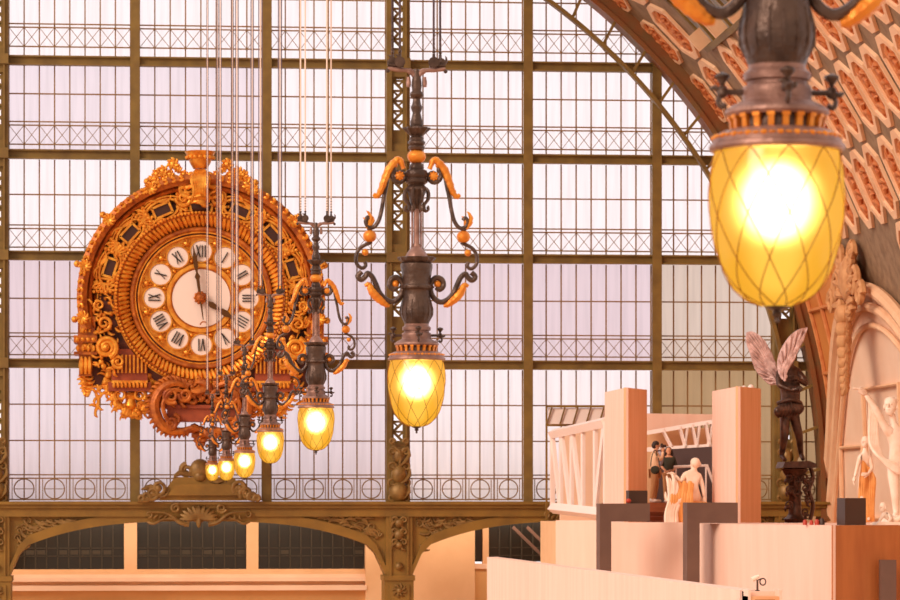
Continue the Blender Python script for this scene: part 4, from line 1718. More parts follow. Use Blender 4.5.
# tall pillars
block('pillar', [(605, 86), (626, 82.5), (647, 84)], 387.5, [pale, oak_and_shade], 'tall wood-clad pillar, lit side pale and shaded side orange, next to the white truss balustrade', 'pillar', group='tall wood-clad pillars')
p2, z2 = block('pillar', [(712.5, 83), (738, 79.5), (761, 81)], 386.3, [pale, oak_and_shade], 'tall wood-clad pillar, lit side pale and shaded side orange, next to the bronze winged statue', 'pillar', group='tall wood-clad pillars')
for k, (px, r_, lab) in enumerate(((744, 2.4, 'smaller of two white bumps on top of the pillar by the winged statue'), (751, 3.2, 'larger of two white bumps on top of the pillar by the winged statue'))):
    q = P(px, 385, 81)
    kk = K(px, 81)
    m = MB()
    m.lathe([(r_ * kk, 0), (r_ * kk, .4 * r_ * kk), (r_ * .8 * kk, .9 * r_ * kk), (r_ * .4 * kk, 1.2 * r_ * kk), (0, 1.25 * r_ * kk)], (q.x, q.y, z2), 12)
    tag(m.build('dome_sensor', white_m, origin=(q.x, q.y, z2)), lab, 'sensor')

# small black boxes
def cuboid(name, x0, xm, x1, y0, y1, Y, mt, lab, cat, z_lo=None):
    kk = K(xm, Y)
    a, b, c = P(x0, y0, Y + .35), P(xm, y0, Y), P(x1, y0, Y + .5)
    zl = z_lo if z_lo is not None else P(xm, y1, Y).z
    m = MB()
    m.prism([(a.x, a.y), (b.x, b.y), (c.x, c.y), ((a.x + c.x - b.x), (a.y + c.y - b.y))], zl, b.z, 'z')
    return tag(m.build(name, mt, origin=(b.x, b.y, zl), smooth=False), lab, cat)


cuboid('equipment_case', 626, 629, 647.5, 490.5, 503.5, 76.1, blackbox, 'small black case on top of a dark L-shaped frame', 'case', P(640, 503.5, 75.9).z)
q = P(628.5, 503.3, 75.8)
m = MB()
kk = K(628, 76)
m.ball((q.x, q.y, q.z + 2.4 * kk), (2.8 * kk, 2.4 * kk, 2.4 * kk), 10, 8)
tag(m.build('red_light', redp, origin=tuple(q)), 'small red round object beside the black case', 'light')
zc = P(833, 525.3, 68).z
cuboid('black_pedestal', 837, 845, 866, 498, 525.5, 68.6, blackbox, 'black cube pedestal standing on the corner block before the small pale statue', 'pedestal', zc)
for k, (px, mt, r_) in enumerate(((805, redp, 2.2), (811.5, redp, 2.0), (817, redp, 2.4), (822, blackbox, 2.8))):
    q = P(px, 525, 69.2)
    kk = K(px, 69.2)
    m = MB()
    m.lathe([(r_ * kk, 0), (r_ * kk, 1.6 * r_ * kk), (r_ * .6 * kk, 2.3 * r_ * kk), (0, 2.5 * r_ * kk)], (q.x, q.y, zc), 10)
    tag(m.build('stage_light', mt, origin=(q.x, q.y, zc)), ('tiny red lamp at the foot of the bronze statue, on its pillar side', 'middle one of three tiny red lamps at the foot of the bronze statue',
        'tiny red lamp at the foot of the bronze statue, beside the black one', 'tiny black lamp next to three red ones by the bronze statue')[k], 'light')

ZTOP = P(660, 521 - 18.4, 90.6).z
# white truss balustrade, two runs
def panel_run(name, pa, pb, top, bot, lab, truss, rail=.11, slats=3):
    """pa, pb: (px, depth); top/bot: (y at a, y at b)"""
    A = lambda t, v: P(pa[0] + (pb[0] - pa[0]) * t, 0, pa[1] + (pb[1] - pa[1]) * t).to_2d()
    root = thing(name, lab, 'balustrade', P(pa[0], bot[0], pa[1]))
    o = Vector(root.location)

    def W(t, v):
        Y = pa[1] + (pb[1] - pa[1]) * t
        px = pa[0] + (pb[0] - pa[0]) * t
        py = (top[0] + (top[1] - top[0]) * t) * (1 - v) + (bot[0] + (bot[1] - bot[0]) * t) * v
        return P(px, py, Y) - o
    m = MB()
    m.bar(W(0, 0), W(1, 0), rail * 2.0, .22)
    m.bar(W(0, 1), W(1, 1), rail * 2.2, .22)
    m.bar(W(0, 0), W(0, 1), rail * 1.2, .22)
    m.bar(W(1, 0), W(1, 1), rail * 1.2, .22)
    m.build('frame', white_m, root, smooth=False)
    for t0, t1 in truss:
        m = MB()
        m.bar(W(t0, 0.02), W(t1, .98), rail * .75, .4)
        m.build('strut', white_m, root, smooth=False)
    return root


tr = panel_run('truss_balustrade', (552.5, 97), (606, 87), (434, 422), (508, 514), 'large white balustrade of slanted struts over the pale block', [
    (.0, .14), (.16, .16), (.17, .33), (.36, .36), (.37, .54), (.57, .57), (.80, .80), (.97, .80)])
# the deck that carries it and the dark room behind
m = MB()
a, b, c = P(552.5, 514, 97), P(606, 514, 87), P(712, 514, 88)
DECK = P(606, 512, 87).z - .30
m.prism([(a.x, a.y), (b.x, b.y), (11.9, 100), (a.x, 100)], 0, DECK, 'z')
tag(m.build('terrace_deck', plaster, origin=(a.x, a.y, 0), smooth=False), 'raised pale terrace deck under the white balustrades', 'deck')
m = MB()
a, b = P(560, 440, 99.5), P(606, 440, 99.5)
m.box(a.x, b.x, 99.4, 99.6, DECK, P(560, 428, 99.5).z)
tag(m.build('privacy_screen', plaster_b, origin=(a.x, 99.5, DECK), smooth=False), 'pale screen behind the large white balustrade', 'screen')
# awning frame above it
aw = thing('awning', 'sloping white glazed awning in a thin gold frame above the large white balustrade', 'awning', P(547, 505, 101))
o = Vector(aw.location)
m = MB()
m.bar(P(546.5, 406.5, 101) - o, P(606, 406.5, 101) - o, .06)
q = P(546.5, 406.5, 101)
m.bar(q - o, Vector((q.x, q.y, 0)) - o, .06)
m.bar(P(546.5, 424, 101) - o, P(575, 424, 101) - o, .14)
for k in range(5):
    m.bar(P(552 + 13 * k, 407, 101) - o, P(547 + 13 * k, 424, 100) - o, .04)
m.build('awning_frame', cornice_m, aw, smooth=False)
m = MB()
v = [P(548, 408, 101.1) - o, P(606, 408, 101.1) - o, P(606, 424, 100.1) - o, P(548, 424, 100.1) - o]
m.add(v, [(0, 1, 2, 3)])
m.build('awning_panel', white_m, aw, smooth=False)

# structure between the pillars: pale fascia, truss, charcoal parapet, rail
tr2 = panel_run('truss_balustrade', (640, 97), (716, 95.4), (434, 421), (450, 446), 'white slanted struts above the charcoal parapet between the two pillars', [
    (.30, .42), (.52, .60), (.62, .58), (.68, .75), (.78, .74), (.86, .92), (.95, .90)], .06)
m = MB()
a, b = P(640, 423, 98), P(716, 423, 98)
m.prism([(P(640, 0, 98).x, P(640, 433, 98).z), (P(716, 0, 98).x, P(716, 422, 98).z), (P(716, 0, 98).x, P(716, 415, 98).z), (P(640, 0, 98).x, P(640, 414, 98).z)], 97.3, 98.3)
tag(m.build('fascia_beam', pale, origin=(a.x, 98, a.z), smooth=False), 'pale pink fascia beam between the two pillars', 'beam')
m = MB()
a, b = P(655, 450, 94.2), P(722, 446, 93.8)
zz = ZTOP
m.add([(a.x, a.y, zz), (b.x, b.y, zz), (b.x, b.y, b.z), (a.x, a.y, a.z), (a.x, a.y + .2, zz), (b.x, b.y + .2, zz), (b.x, b.y + .2, b.z), (a.x, a.y + .2, a.z)],
      [(0, 1, 2, 3), (7, 6, 5, 4), (0, 4, 5, 1), (1, 5, 6, 2), (2, 6, 7, 3), (3, 7, 4, 0)])
tag(m.build('dark_parapet', charcoal, origin=(a.x, a.y, zz), smooth=False), 'charcoal panelled parapet between the two pillars behind the visitors', 'parapet')
hr = thing('handrail', 'pale handrail in front of the charcoal parapet, bending down at its end', 'handrail', P(720, 502, 93))
o = Vector(hr.location)
m = MB()
m.tube([P(674, 467, 93) - o, P(707, 465.5, 93) - o, P(721, 503, 93) - o], .045, 8)
m.build('rail', white_m, hr)
m = MB()
for px, py in ((676, 467), (706, 466)):
    q = P(px, py, 93)
    m.tube([q - o, Vector((q.x, q.y, ZTOP + .01)) - o], .025, 6)
m.build('post', white_m, hr)
# wall closing the terrace behind
m = MB()
a, b = P(640, 440, 99), P(722, 440, 99)
m.box(a.x, b.x, 98.8, 99.0, ZTOP, P(640, 428, 99).z)
tag(m.build('privacy_screen', plaster, origin=(a.x, 98.9, ZTOP), smooth=False), 'pale screen behind the struts between the two pillars', 'screen')

# wooden steps
st = thing('wooden_steps', 'brown wooden steps at the feet of the photographing man', 'steps', P(660, 523, 84))
o = Vector(st.location)
for k in range(5):
    Y = 84.2 + 1.6 * k
    z = P(660, 521 - 4.6 * k, Y).z
    a, b = P(650, 500, Y), P(706, 500, Y)
    m = MB()
    m.box(a.x - o.x, b.x - o.x, Y - o.y, Y + 1.65 - o.y, -o.z, z - o.z)
    m.build('step', stepw, st, smooth=False)
ztop = z
m = MB()
a, b = P(640, 500, 91.5), P(722, 500, 91.5)
m.box(a.x, b.x, 92.3, 99.3, 0, ztop)
tag(m.build('landing', stepw, origin=(a.x, 92.3, 0), smooth=False), 'brown wooden landing the visitors stand on', 'landing')


# ================================================================== FIGURES
def hand_fingers(m, c, d, side, s=1.):
    """small curled hand: palm plus five fingers"""
    c, d, side = Vector(c), Vector(d).normalized(), Vector(side).normalized()
    nrm = d.cross(side)
    pts = [c + d * -.02 * s, c + d * .03 * s, c + d * .075 * s]
    m.tube(pts, [.026 * s, .036 * s, .033 * s], 8)
    for k, L in enumerate((.062, .072, .066, .050)):
        b = c + d * .075 * s + side * (k - 1.5) * .018 * s
        m.tube([b, b + d * L * .5 * s + nrm * .008 * s, b + d * L * .9 * s + nrm * .028 * s], [.0095 * s, .009 * s, .007 * s], 6)
    b = c + d * .02 * s - side * .03 * s
    m.tube([b, b + d * .03 * s - side * .025 * s, b + d * .06 * s - side * .03 * s], [.012 * s, .011 * s, .008 * s], 6)


def head(m, c, f, s=1.):
    """skull, jaw, nose, brow, lips, ears; f = facing direction"""
    c, f = Vector(c), Vector(f).normalized()
    sd = f.cross(Vector((0, 0, 1))).normalized()
    m.ball(c + Vector((0, 0, .02 * s)) - f * .01 * s, (.082 * s, .082 * s, .1 * s), 14, 10)
    m.ball(c + f * .022 * s - Vector((0, 0, .05 * s)), (.058 * s, .058 * s, .07 * s), 12, 8)
    m.tube([c + f * .075 * s + Vector((0, 0, .02 * s)), c + f * .098 * s - Vector((0, 0, .015 * s)), c + f * .078 * s - Vector((0, 0, .03 * s))], [.008 * s, .013 * s, .01 * s], 6)
    m.ball(c + f * .076 * s - Vector((0, 0, .055 * s)), (.018 * s, .018 * s, .008 * s), 8, 5)
    for w in (-1, 1):
        m.ball(c + f * .07 * s + sd * w * .03 * s + Vector((0, 0, .01 * s)), .011 * s, 7, 5)
        m.ball(c + sd * w * .082 * s - Vector((0, 0, .01 * s)), (.012 * s, .018 * s, .028 * s), 7, 5)


BONES = [('pel', 'bel'), ('bel', 'chest'), ('chest', 'neck'), ('neck', 'hd'),
         ('chest', 'sl'), ('sl', 'el'), ('el', 'wl'), ('chest', 'sr'), ('sr', 'er'), ('er', 'wr'),
         ('pel', 'hl'), ('hl', 'kl'), ('kl', 'al'), ('al', 'tl'), ('pel', 'hr'), ('hr', 'kr'), ('kr', 'ar'), ('ar', 'tr')]
RAD = dict(pel=.13, bel=.12, chest=.145, neck=.055, hd=.06, sl=.068, el=.045, wl=.03, sr=.068, er=.045, wr=.03,
           hl=.095, kl=.062, al=.038, tl=.035, hr=.095, kr=.062, ar=.038, tr=.035)


def body(pose, s=1., bones=BONES, rad=RAD, sub=2):
    j = {}
    for n, p in pose.items():
        r = p[3] if len(p) > 3 else rad[n]
        j[n] = (p[0], p[1], p[2], r * s)
    bs = [b for b in bones if b[0] in j and b[1] in j]
    return skin_mesh(j, bs, sub)


def sub_pose(p, names, grow=1.25):
    return {n: (p[n][0], p[n][1], p[n][2], (p[n][3] if len(p[n]) > 3 else RAD[n]) * grow) for n in names}


# ---- man taking a photograph
zf = ztop
mp_ = P(655, 498.5, 92.6)
man = thing('person', 'standing person in peach jacket and khaki trousers raising a camera', 'person', (mp_.x, 92.6, zf))
s = 1.0
pose = dict(pel=(0, 0, .93), bel=(.0, 0, 1.08), chest=(0, 0, 1.3), neck=(.01, 0, 1.47), hd=(.03, 0, 1.56),
            sl=(-.02, .17, 1.38), el=(.16, .2, 1.22), wl=(.22, .08, 1.46), sr=(-.02, -.17, 1.38), er=(.14, -.22, 1.2), wr=(.22, -.08, 1.45),
            hl=(.02, .09, .85), kl=(.05, .1, .48), al=(.0, .1, .09), tl=(.13, .1, .035), hr=(-.02, -.09, .85), kr=(-.06, -.1, .48), ar=(-.12, -.1, .09), tr=(0.0, -.12, .035))
v, f = body(pose)
m = MB()
m.add(v, f)
head(m, (.04, 0, 1.62), (1, -.15, -.1))
hand_fingers(m, (.22, .08, 1.47), (.15, -.3, 1), (1, .2, 0))
hand_fingers(m, (.22, -.08, 1.46), (.15, .3, 1), (1, -.2, 0))
m.build('body', skin_m, man, sharp=80)
v, f = body(sub_pose(pose, ['chest', 'bel', 'pel', 'sl', 'el', 'wl', 'sr', 'er', 'wr'], 1.4))
MB().add(v, f).build('jacket', peach, man, sharp=80)
m = MB()
m.ball((.12, -.08, 1.24), (.11, .12, .22), 12, 8)
m.build('shirt', blueshirt, man)
v, f = body(sub_pose(pose, ['pel', 'hl', 'kl', 'al', 'hr', 'kr', 'ar'], 1.3))
MB().add(v, f).build('trousers', khaki, man, sharp=80)
m = MB()
m.ball((.02, 0, 1.67), (.1, .095, .085), 12, 8)
m.ball((-.03, 0, 1.62), (.07, .09, .09), 12, 8)
m.build('hair', hair_m, man)
for nm in ('l', 'r'):
    a = pose['a' + nm]
    m = MB()
    m.ball((a[0] + .07, a[1], .05), (.13, .05, .05), 12, 7)
    m.ball((a[0] + .0, a[1], .07), (.06, .05, .06), 10, 7)
    m.build('shoe', shoe_m, man)
cmr = thing('handheld_camera', 'dark camera held to the face of the person in the peach jacket', 'camera', (mp_.x + .19, 92.6, zf + 1.56))
m = MB()
m.box(-.03, .04, -.07, .07, 0, .09)
m.box(-.02, .03, -.03, .03, .09, .12)
m.build('camera_body', blackbox, cmr, smooth=False)
m = MB()
m.lathe([(.035, .04), (.04, .10), (.035, .13), (0, .12)], (0, 0, .045), 12, 'x')
m.build('lens', blackbox, cmr)
bg_ = thing('shoulder_bag', 'dark shoulder bag at the hip of the person in the peach jacket', 'bag', (mp_.x - .08, 92.05, zf + .8))
m = MB()
m.ball((0, 0, .12), (.13, .07, .12), 14, 9)
m.box(-.11, .11, -.05, .04, .1, .2)
m.build('bag', darktop, bg_)
m = MB()
m.tube(smoothp([(-.13, 0, .22), (-.1, -.02, .5), (.02, .1, .68), (.12, .3, .5), (.14, .06, .22)], 5), .014, 6)
m.build('strap', darktop, bg_)

# ---- woman with long dark hair
wp = P(668.5, 498.5, 93.4)
wom = thing('person', 'standing person with long dark hair in a dark green top, partly behind the seated marble', 'person', (wp.x, 93.4, zf))
pose = dict(pel=(0, 0, .85), bel=(0, 0, .98), chest=(0, 0, 1.18), neck=(0, 0, 1.34), hd=(0, -.01, 1.42),
            sl=(-.15, 0, 1.26), el=(-.2, -.02, 1.02), wl=(-.1, -.15, .9), sr=(.15, 0, 1.26), er=(.21, -.02, 1.02), wr=(.12, -.15, .92),
            hl=(-.08, 0, .78), kl=(-.09, -.02, .44), al=(-.09, 0, .08), tl=(-.1, -.12, .035), hr=(.08, 0, .78), kr=(.09, -.02, .44), ar=(.09, 0, .08), tr=(.1, -.12, .035))
v, f = body(pose, .92)
m = MB()
m.add(v, f)
head(m, (0, -.02, 1.47), (.15, -1, -.1), .95)
hand_fingers(m, (-.08, -.17, .89), (.8, -.4, 0), (0, 0, 1))
hand_fingers(m, (.10, -.17, .91), (-.8, -.4, 0), (0, 0, 1))
m.build('body', skin_m, wom, sharp=80)
v, f = body(sub_pose(pose, ['chest', 'bel', 'pel', 'sl', 'el', 'sr', 'er'], 1.2))
MB().add(v, f).build('top', darktop, wom, sharp=80)
v, f = body(sub_pose(pose, ['pel', 'hl', 'kl', 'al', 'hr', 'kr', 'ar'], 1.2))
MB().add(v, f).build('trousers', khaki, wom, sharp=80)
m = MB()
m.ball((0, .03, 1.51), (.10, .095, .095), 12, 8)
for w in (-1, 1):
    m.tube([(w * .07, 0, 1.52), (w * .1, .01, 1.4), (w * .1, .0, 1.25)], [.04, .045, .03], 8)
m.tube([(0, .07, 1.5), (0, .09, 1.35), (0, .08, 1.18)], [.08, .09, .05], 8)
m.build('hair', hair_m, wom)
for w in (-1, 1):
    m = MB()
    m.ball((w * .09, -.05, .045), (.045, .11, .045), 10, 7)
    m.build('shoe', shoe_m, wom)

# ---- seated marble figure on golden drapery
Ym = 82.5
kk = K(690, Ym)
o = P(686, 523, Ym)


def M(px, py, y=0.):
    return ((px - 686) * kk, y, (523 - py) * kk)


sm = thing('seated_statue', 'white marble nude seen from behind, seated on golden drapery between the pillars', 'statue', (o.x, Ym, o.z))
jj = dict(pel=M(693, 495, 0) + (8.5 * kk,), bel=M(692, 486) + (6.4 * kk,), chest=M(691, 477) + (7.2 * kk,), neck=M(694, 470.5) + (3 * kk,), hd=M(695, 466) + (3 * kk,),
          sl=M(684.5, 475, -.05) + (3.4 * kk,), el=M(680, 482, -.1) + (2.4 * kk,), wl=M(674, 475, -.1) + (1.7 * kk,), sr=M(699.5, 476) + (3.2 * kk,), er=M(703, 487) + (2.3 * kk,), wr=M(704.5, 497) + (1.7 * kk,),
          hl=M(687, 499, -.1) + (5.5 * kk,), kl=M(677, 499, -.35) + (4 * kk,), al=M(671, 511, -.3) + (2.4 * kk,), tl=M(668, 519, -.35) + (1.8 * kk,),
          hr=M(698, 499, .1) + (5.5 * kk,), kr=M(702, 504, .35) + (4 * kk,), ar=M(700, 514, .4) + (2.4 * kk,), tr=M(702, 519, .4) + (1.8 * kk,))
v, f = skin_mesh(jj, BONES)
m = MB()
m.add(v, f)
head(m, M(695, 464.5), (-.7, .6, 0), 1.35)
hand_fingers(m, M(673.5, 474.5, -.1), (-.9, 0, .3), (0, 1, .2), 1.4)
hand_fingers(m, M(704.5, 497.5, 0), (.1, 0, -1), (0, 1, 0), 1.4)
m.build('body', marble, sm, sharp=80)
m = MB()
m.ball(M(695.5, 462, .02), (4.9 * kk, 4.6 * kk, 4.4 * kk), 14, 9)
m.ball(M(699, 464, .02), (2.6 * kk, 2.6 * kk, 2.6 * kk), 10, 7)
m.build('hair', marble, sm)
m = MB()
for k in range(11):
    px = 670 + 1.9 * k
    m.tube(smoothp([M(px + 2, 482 + (k % 3) * 2, -.15), M(px + random.uniform(-1, 1), 496, -.35), M(px - 1 + random.uniform(-1, 1), 510, -.3), M(px, 523, -.25)], 3),
           [2.2 * kk] * 4 + [2.7 * kk] * 5 + [2.2 * kk], 7)
m.prism([(M(672, 0)[0], 0), (M(708, 0)[0], 0), (M(706, 0)[0], M(0, 502)[2]), (M(676, 0)[0], M(0, 500)[2])], -.2, .5)
m.build('drapery', marble_g, sm)
m = MB()
for k, (xt, yt, xb) in enumerate(((665, 476, 663), (668, 478, 665), (670.5, 474, 667), (673.5, 479, 668), (667, 486, 670), (664, 492, 673))):
    m.tube(smoothp([M(xt, yt, -.2), M(xt + 1.5, yt + 8, -.3), M(xb + 4, 500, -.35), M(xb + 1, 512, -.35), M(xb + 1, 522, -.35)], 3),
           [.6 * kk, 1.3 * kk, 1.7 * kk] + [2.0 * kk] * 7 + [2.4 * kk] * 3, 7)
m.build('white_drapery', marble, sm)
m = MB()
m.box(-23 * kk, 20 * kk, -.55, .6, -o.z, 0)
m.build('plinth', pale, sm, smooth=False)

# ---- bronze winged figure
Ym = 84.0
kk = K(790, Ym)
o = P(794, 526, Ym)


def M(px, py, y=0.):
    return ((px - 794) * kk, y, (526 - py) * kk)


ang = thing('winged_statue', 'dark bronze winged youth standing on an ornate bronze column', 'statue', (o.x, Ym, o.z))
jj = dict(pel=M(790, 406) + (9 * kk,), bel=M(791, 394) + (9.5 * kk,), chest=M(790, 380, -.05) + (11.5 * kk,), neck=M(789, 366, -.1) + (3.8 * kk,), hd=M(790, 358, -.15) + (4 * kk,),
          sl=M(778, 374, -.1) + (4.5 * kk,), el=M(776, 386, -.4) + (3.3 * kk,), wl=M(788, 391, -.55) + (2.5 * kk,),
          sr=M(798, 372, -.1) + (4.5 * kk,), er=M(804, 385, -.35) + (3.3 * kk,), wr=M(794, 380, -.55) + (2.5 * kk,),
          hl=M(785.5, 416) + (6.5 * kk,), kl=M(783.5, 437, -.12) + (4.4 * kk,), al=M(781.5, 456) + (2.7 * kk,), tl=M(783, 460.5, -.3) + (2.2 * kk,),
          hr=M(793, 416) + (6.5 * kk,), kr=M(799, 434, .0) + (4.4 * kk,), ar=M(803.5, 454, .3) + (2.7 * kk,), tr=M(804.5, 460, .1) + (2.2 * kk,))
v, f = skin_mesh(jj, BONES)
m = MB()
m.add(v, f)
head(m, M(790.5, 352.5, -.18), (.3, -1, -.4), 1.75)
hand_fingers(m, M(788, 391, -.56), (1, -.3, .2), (0, 0, 1), 2)
hand_fingers(m, M(794, 380, -.56), (-1, -.3, .2), (0, 0, 1), 2)
m.build('body', statue_bronze, ang, sharp=80)
m = MB()
m.ball(M(790.5, 349.5, -.1), (5.4 * kk, 5.2 * kk, 4.2 * kk), 12, 8)
for k in range(12):
    a = k * pi / 6
    m.ball(M(790.5 + 4.4 * cos(a), 350 + 1.2 * sin(a), -.1 - .12 * sin(a)), 1.5 * kk, 7, 5)
m.build('hair', statue_bronze, ang)
m = MB()
for k in range(8):
    px = 777 + 3 * k
    m.tube(smoothp([M(px, 402 + abs(k - 4), -.28), M(px + 1, 409, -.34), M(px - 1.5, 418 - .5 * k, -.28)], 3), [2 * kk, 2.6 * kk, 3 * kk, 3 * kk, 2.6 * kk, 2 * kk, 1.2 * kk], 7)
m.ball(M(775, 412, -.3), (3.6 * kk, 3.6 * kk, 5 * kk), 9, 7)
m.tube(smoothp([M(776, 404, -.2), M(786, 400, -.4), M(798, 403, -.3), M(800, 410, 0)], 4), 2.2 * kk, 7)
m.build('loincloth', statue_bronze, ang)


def wing(outline, base, depth):
    """cambered blade following the outline, with feather vanes running from the base"""
    m = MB()
    pts = smoothp([M(x, y) for x, y in outline] + [M(*outline[0])], 3)[:-1]
    bx = Vector(M(*base))
    n = len(pts)

    def cam_(p, q):
        d = (Vector((p[0], 0, p[2])) - bx).length
        return Vector((p[0], depth + .12 * d + q + .10 * sin(d * 4), p[2]))
    cen = sum((Vector(p) for p in pts), Vector()) / n
    fr = [cam_(p, -.03) for p in pts]
    bk = [cam_(p, .05) for p in pts]
    c1, c2 = cam_(cen, -.13), cam_(cen, .06)
    vs = fr + bk + [c1, c2]
    fs = []
    for i in range(n):
        j = (i + 1) % n
        fs += [(i, j, 2 * n), (n + j, n + i, 2 * n + 1), (i, n + i, n + j, j)]
    m.add(vs, fs)
    for i in range(0, n, 2):
        p = Vector(pts[i])
        for t0, t1 in ((.25, .6), (.5, .98)):
            a_ = cam_(bx.lerp(p, t0), -.13)
            b_ = cam_(bx.lerp(p, t1), -.06)
            m.tube([a_, (a_ + b_) / 2 + Vector((0, -.03, 0)), b_], [.9 * kk, 1.5 * kk, .5 * kk], 6)
    return m


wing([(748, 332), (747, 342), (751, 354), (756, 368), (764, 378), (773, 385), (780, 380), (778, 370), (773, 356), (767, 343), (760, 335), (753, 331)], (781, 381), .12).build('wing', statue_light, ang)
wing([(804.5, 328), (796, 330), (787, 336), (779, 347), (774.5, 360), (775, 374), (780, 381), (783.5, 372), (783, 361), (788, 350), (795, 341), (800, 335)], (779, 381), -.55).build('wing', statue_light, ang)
# column
m = MB()
m.lathe([(9 * kk, -o.z), (9 * kk, -3 * kk), (13 * kk, 0), (13.5 * kk, 2 * kk), (10 * kk, 4 * kk), (11.5 * kk, 7 * kk), (8 * kk, 10 * kk), (6.5 * kk, 13 * kk), (6 * kk, 30 * kk), (8 * kk, 33 * kk), (6 * kk, 36 * kk), (7 * kk, 46 * kk),
         (12 * kk, 54 * kk), (14 * kk, 57 * kk), (10 * kk, 58 * kk)], M(795, 526), 20)
m.prism([(M(779, 0)[0], M(0, 468)[2]), (M(812, 0)[0], M(0, 468)[2]), (M(813, 0)[0], M(0, 464)[2]), (M(806, 0)[0], M(0, 461)[2]), (M(781, 0)[0], M(0, 462)[2])], -.5, .5)
cl_ = m.build('column', statue_bronze, ang)
m = MB()
for k, (dx, py) in enumerate(((-8, 478), (8, 478), (-7, 490), (9, 488), (11, 500), (-8, 505), (9, 512), (12, 480), (0, 480), (0, 492))):
    m.scroll(M(795 + dx, py, -.22), .02, 4 * kk, 1.4, 90 * k, 1.2 * kk, -1 if dx < 0 else 1)
    m.ball(M(795 + dx, py + 2, -.2), 2.3 * kk, 8, 6)
    m.leaf(M(795 + dx, py, -.2), M(795 + dx * 1.3, py + 7, -.2), 1.6 * kk)
m.tube(smoothp([M(811, 466, .1), M(814, 478, .1), M(810, 490, .1), M(814, 505, .1), M(811, 520, .1)], 5), 2.2 * kk, 7)
m.build('column_carving', statue_bronze, cl_)

# ---- dancing white marble figure at the right edge
Ym = 74.0
kk = K(885, Ym)
o = P(895, 526, Ym)
o.z = zc + .005


def M(px, py, y=0.):
    return ((px - 895) * kk, y, (526 - py) * kk)


wf = thing('marble_statue', 'large white marble figure raising one arm before the arched panel', 'statue', (o.x, Ym, o.z))
jj = dict(pel=M(899, 462) + (8.5 * kk,), bel=M(898, 450) + (7.6 * kk,), chest=M(896, 438) + (8.6 * kk,), neck=M(893, 424) + (3.6 * kk,), hd=M(891.5, 415) + (3.6 * kk,),
          sl=M(885, 432, -.1) + (4.6 * kk,), el=M(874, 412, -.15) + (3.6 * kk,), wl=M(863.5, 397, -.15) + (2.6 * kk,),
          sr=M(907, 432) + (4.6 * kk,), er=M(915, 414) + (3.6 * kk,), wr=M(923, 402) + (2.6 * kk,),
          hl=M(893, 472) + (7.4 * kk,), kl=M(894, 494, -.1) + (5 * kk,), al=M(896, 515) + (3 * kk,), tl=M(892, 521, -.2) + (2.6 * kk,),
          hr=M(905, 472) + (7.4 * kk,), kr=M(912, 492, .2) + (5 * kk,), ar=M(918, 512, .4) + (3 * kk,), tr=M(920, 520, .3) + (2.6 * kk,))
v, f = skin_mesh(jj, BONES)
m = MB()
m.add(v, f)
head(m, M(890, 409, -.05), (-.5, -.8, .2), 1.9)
hand_fingers(m, M(863, 396, -.15), (-.8, 0, .5), (0, 1, 0), 2.2)
hand_fingers(m, M(923, 402), (.8, 0, .6), (0, 1, 0), 2.2)
m.build('body', marble, wf, sharp=80)
m = MB()
for k in range(10):
    a = k * pi / 5
    m.ball(M(891 + 4.5 * cos(a), 404 + 2.5 * sin(a), -.02), 2.6 * kk, 8, 6)
m.ball(M(891, 405), (5.5 * kk, 5.5 * kk, 4.5 * kk), 10, 7)
m.build('hair', marble, wf)
m = MB()
for k in range(5):
    m.tube(smoothp([M(868 + 1.2 * k, 404 + 3 * k, -.1), M(869 + 1.6 * k, 425, -.05), M(869 + 2 * k, 446 + k, -.1), M(876 + 2 * k, 459 + 2 * k, -.25), M(890 + k, 466 + 2 * k, -.3), M(902, 468 + 2 * k, -.25)], 4),
           [1.4 * kk] * 4 + [2.0 * kk] * 12 + [2.6 * kk] * 5, 7)
m.build('drapery', marble, wf)
m = MB()
m.prism([(M(884, 0)[0], 0), (M(926, 0)[0], 0), (M(922, 0)[0], M(0, 519)[2]), (M(888, 0)[0], M(0, 519)[2])], -.6, .6)
for k in range(9):
    m.ball(M(886 + 5 * k, 520, -.5), (4 * kk, 4 * kk, 2.6 * kk), 8, 6)
m.build('rock_base', marble, wf)

# ---- small draped statue behind the black pedestal
Ym = 76.2
kk = K(863, Ym)
o = P(864, 526, Ym)
o.z = zc + .005


def M(px, py, y=0.):
    return ((px - 864) * kk, y, (526 - py) * kk)


ds = thing('draped_statue', 'slender golden-lit draped marble statue behind the black cube pedestal', 'statue', (o.x, Ym, o.z))
jj = dict(pel=M(864, 480) + (5.2 * kk,), bel=M(864.5, 470) + (4.6 * kk,), chest=M(864.5, 461) + (5.2 * kk,), neck=M(865, 453) + (2.2 * kk,), hd=M(865, 449.5) + (2.2 * kk,),
          sl=M(859.5, 460, -.05) + (2.6 * kk,), el=M(855.5, 470, -.2) + (2 * kk,), wl=M(852, 480, -.3) + (1.5 * kk,),
          sr=M(869.5, 460) + (2.6 * kk,), er=M(871.5, 471, -.1) + (2 * kk,), wr=M(866, 477, -.25) + (1.5 * kk,),
          hl=M(861.5, 488) + (4.2 * kk,), kl=M(860, 503, -.15) + (3 * kk,), al=M(860.5, 519) + (2 * kk,), tl=M(858.5, 523, -.2) + (1.6 * kk,),
          hr=M(867, 488) + (4.2 * kk,), kr=M(868, 503, 0) + (3 * kk,), ar=M(868, 519) + (2 * kk,), tr=M(867, 523, -.2) + (1.6 * kk,))
v, f = skin_mesh(jj, BONES)
m = MB()
m.add(v, f)
head(m, M(864.8, 445, -.02), (-.7, -.7, 0), 1.15)
hand_fingers(m, M(851.6, 481, -.3), (-.3, -.2, -1), (0, 1, 0), 1.2)
hand_fingers(m, M(865.5, 477.5, -.26), (-1, -.3, 0), (0, 0, 1), 1.2)
m.build('body', marble, ds, sharp=80)
m = MB()
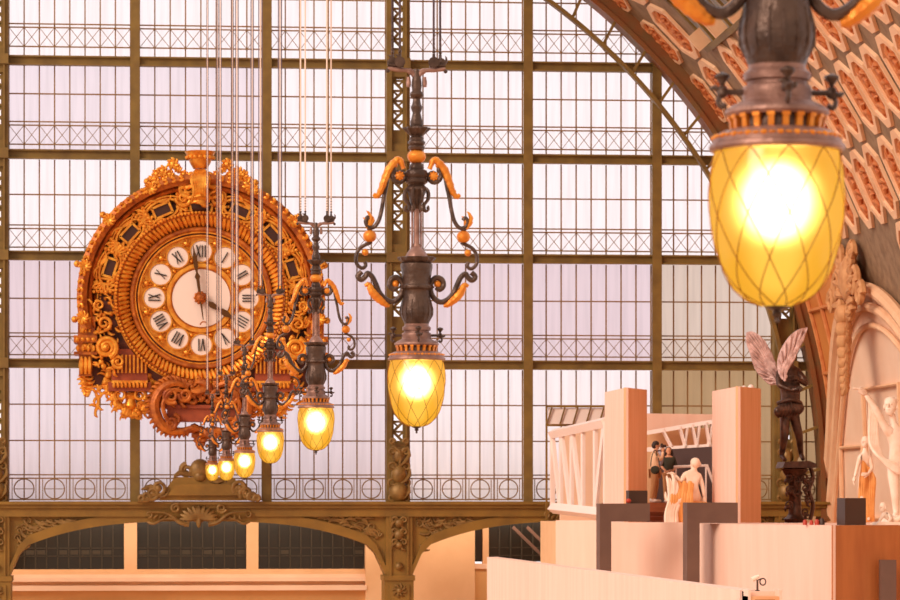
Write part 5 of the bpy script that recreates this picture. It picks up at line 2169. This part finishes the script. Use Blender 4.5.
m.ball(M(865.3, 442.5, .02), (3.6 * kk, 3.6 * kk, 3.2 * kk), 10, 7)
m.build('hair', marble, ds)
m = MB()
for k in range(9):
    px = 858.5 + 1.7 * k
    m.tube(smoothp([M(862 + .8 * k, 464 + k, -.1), M(px + .5, 482, -.16 - .05 * sin(k)), M(px, 502, -.14), M(px + random.uniform(-.6, .6), 525, -.1)], 3),
           [1.3 * kk] * 3 + [1.7 * kk] * 6 + [1.9 * kk], 7)
m.build('robe', marble_g, ds)

# ---- crouching marble at the very corner
Ym = 69.6
kk = K(888, Ym)
q = P(888, 525, Ym)
o = Vector((q.x, Ym, zc))


def M(px, py, y=0.):
    return ((px - 888) * kk, y, (525 - py) * kk)


cr = thing('reclining_statue', 'small white marble figure reclining on the corner block under the raised-arm statue', 'statue', o)
jj = dict(pel=M(893, 519.5) + (4.4 * kk,), bel=M(889, 518) + (3.8 * kk,), chest=M(885.5, 515.5) + (4 * kk,), neck=M(883.5, 512) + (1.8 * kk,), hd=M(883, 509.5) + (1.8 * kk,),
          sl=M(882, 515.5, -.1) + (2 * kk,), el=M(878.5, 520, -.15) + (1.6 * kk,), wl=M(875.5, 523.4, -.2) + (1.2 * kk,),
          sr=M(888, 514, -.05) + (2 * kk,), er=M(889, 519, -.2) + (1.6 * kk,), wr=M(885, 522.5, -.25) + (1.2 * kk,),
          hl=M(895, 521, -.12) + (3.2 * kk,), kl=M(901, 516, -.2) + (2.4 * kk,), al=M(904, 522.6, -.2) + (1.6 * kk,), tl=M(908, 523.6, -.25) + (1.3 * kk,),
          hr=M(896, 521, .1) + (3.2 * kk,), kr=M(904, 521.6, .1) + (2.4 * kk,), ar=M(911, 523, .1) + (1.6 * kk,), tr=M(914, 523.4, .1) + (1.3 * kk,))
v, f = skin_mesh(jj, BONES)
m = MB()
m.add(v, f)
head(m, M(882.5, 507.5, -.02), (-.8, -.6, 0), .95)
m.build('body', marble, cr, sharp=80)
m = MB()
m.ball(M(883, 505.8, .02), (2.7 * kk, 2.7 * kk, 2.3 * kk), 10, 7)
m.build('hair', marble, cr)
m = MB()
m.prism([(M(872, 0)[0], 0), (M(916, 0)[0], 0), (M(914, 0)[0], 3 * kk), (M(876, 0)[0], 3 * kk)], -.3, .3)
m.build('rock_base', marble, cr)
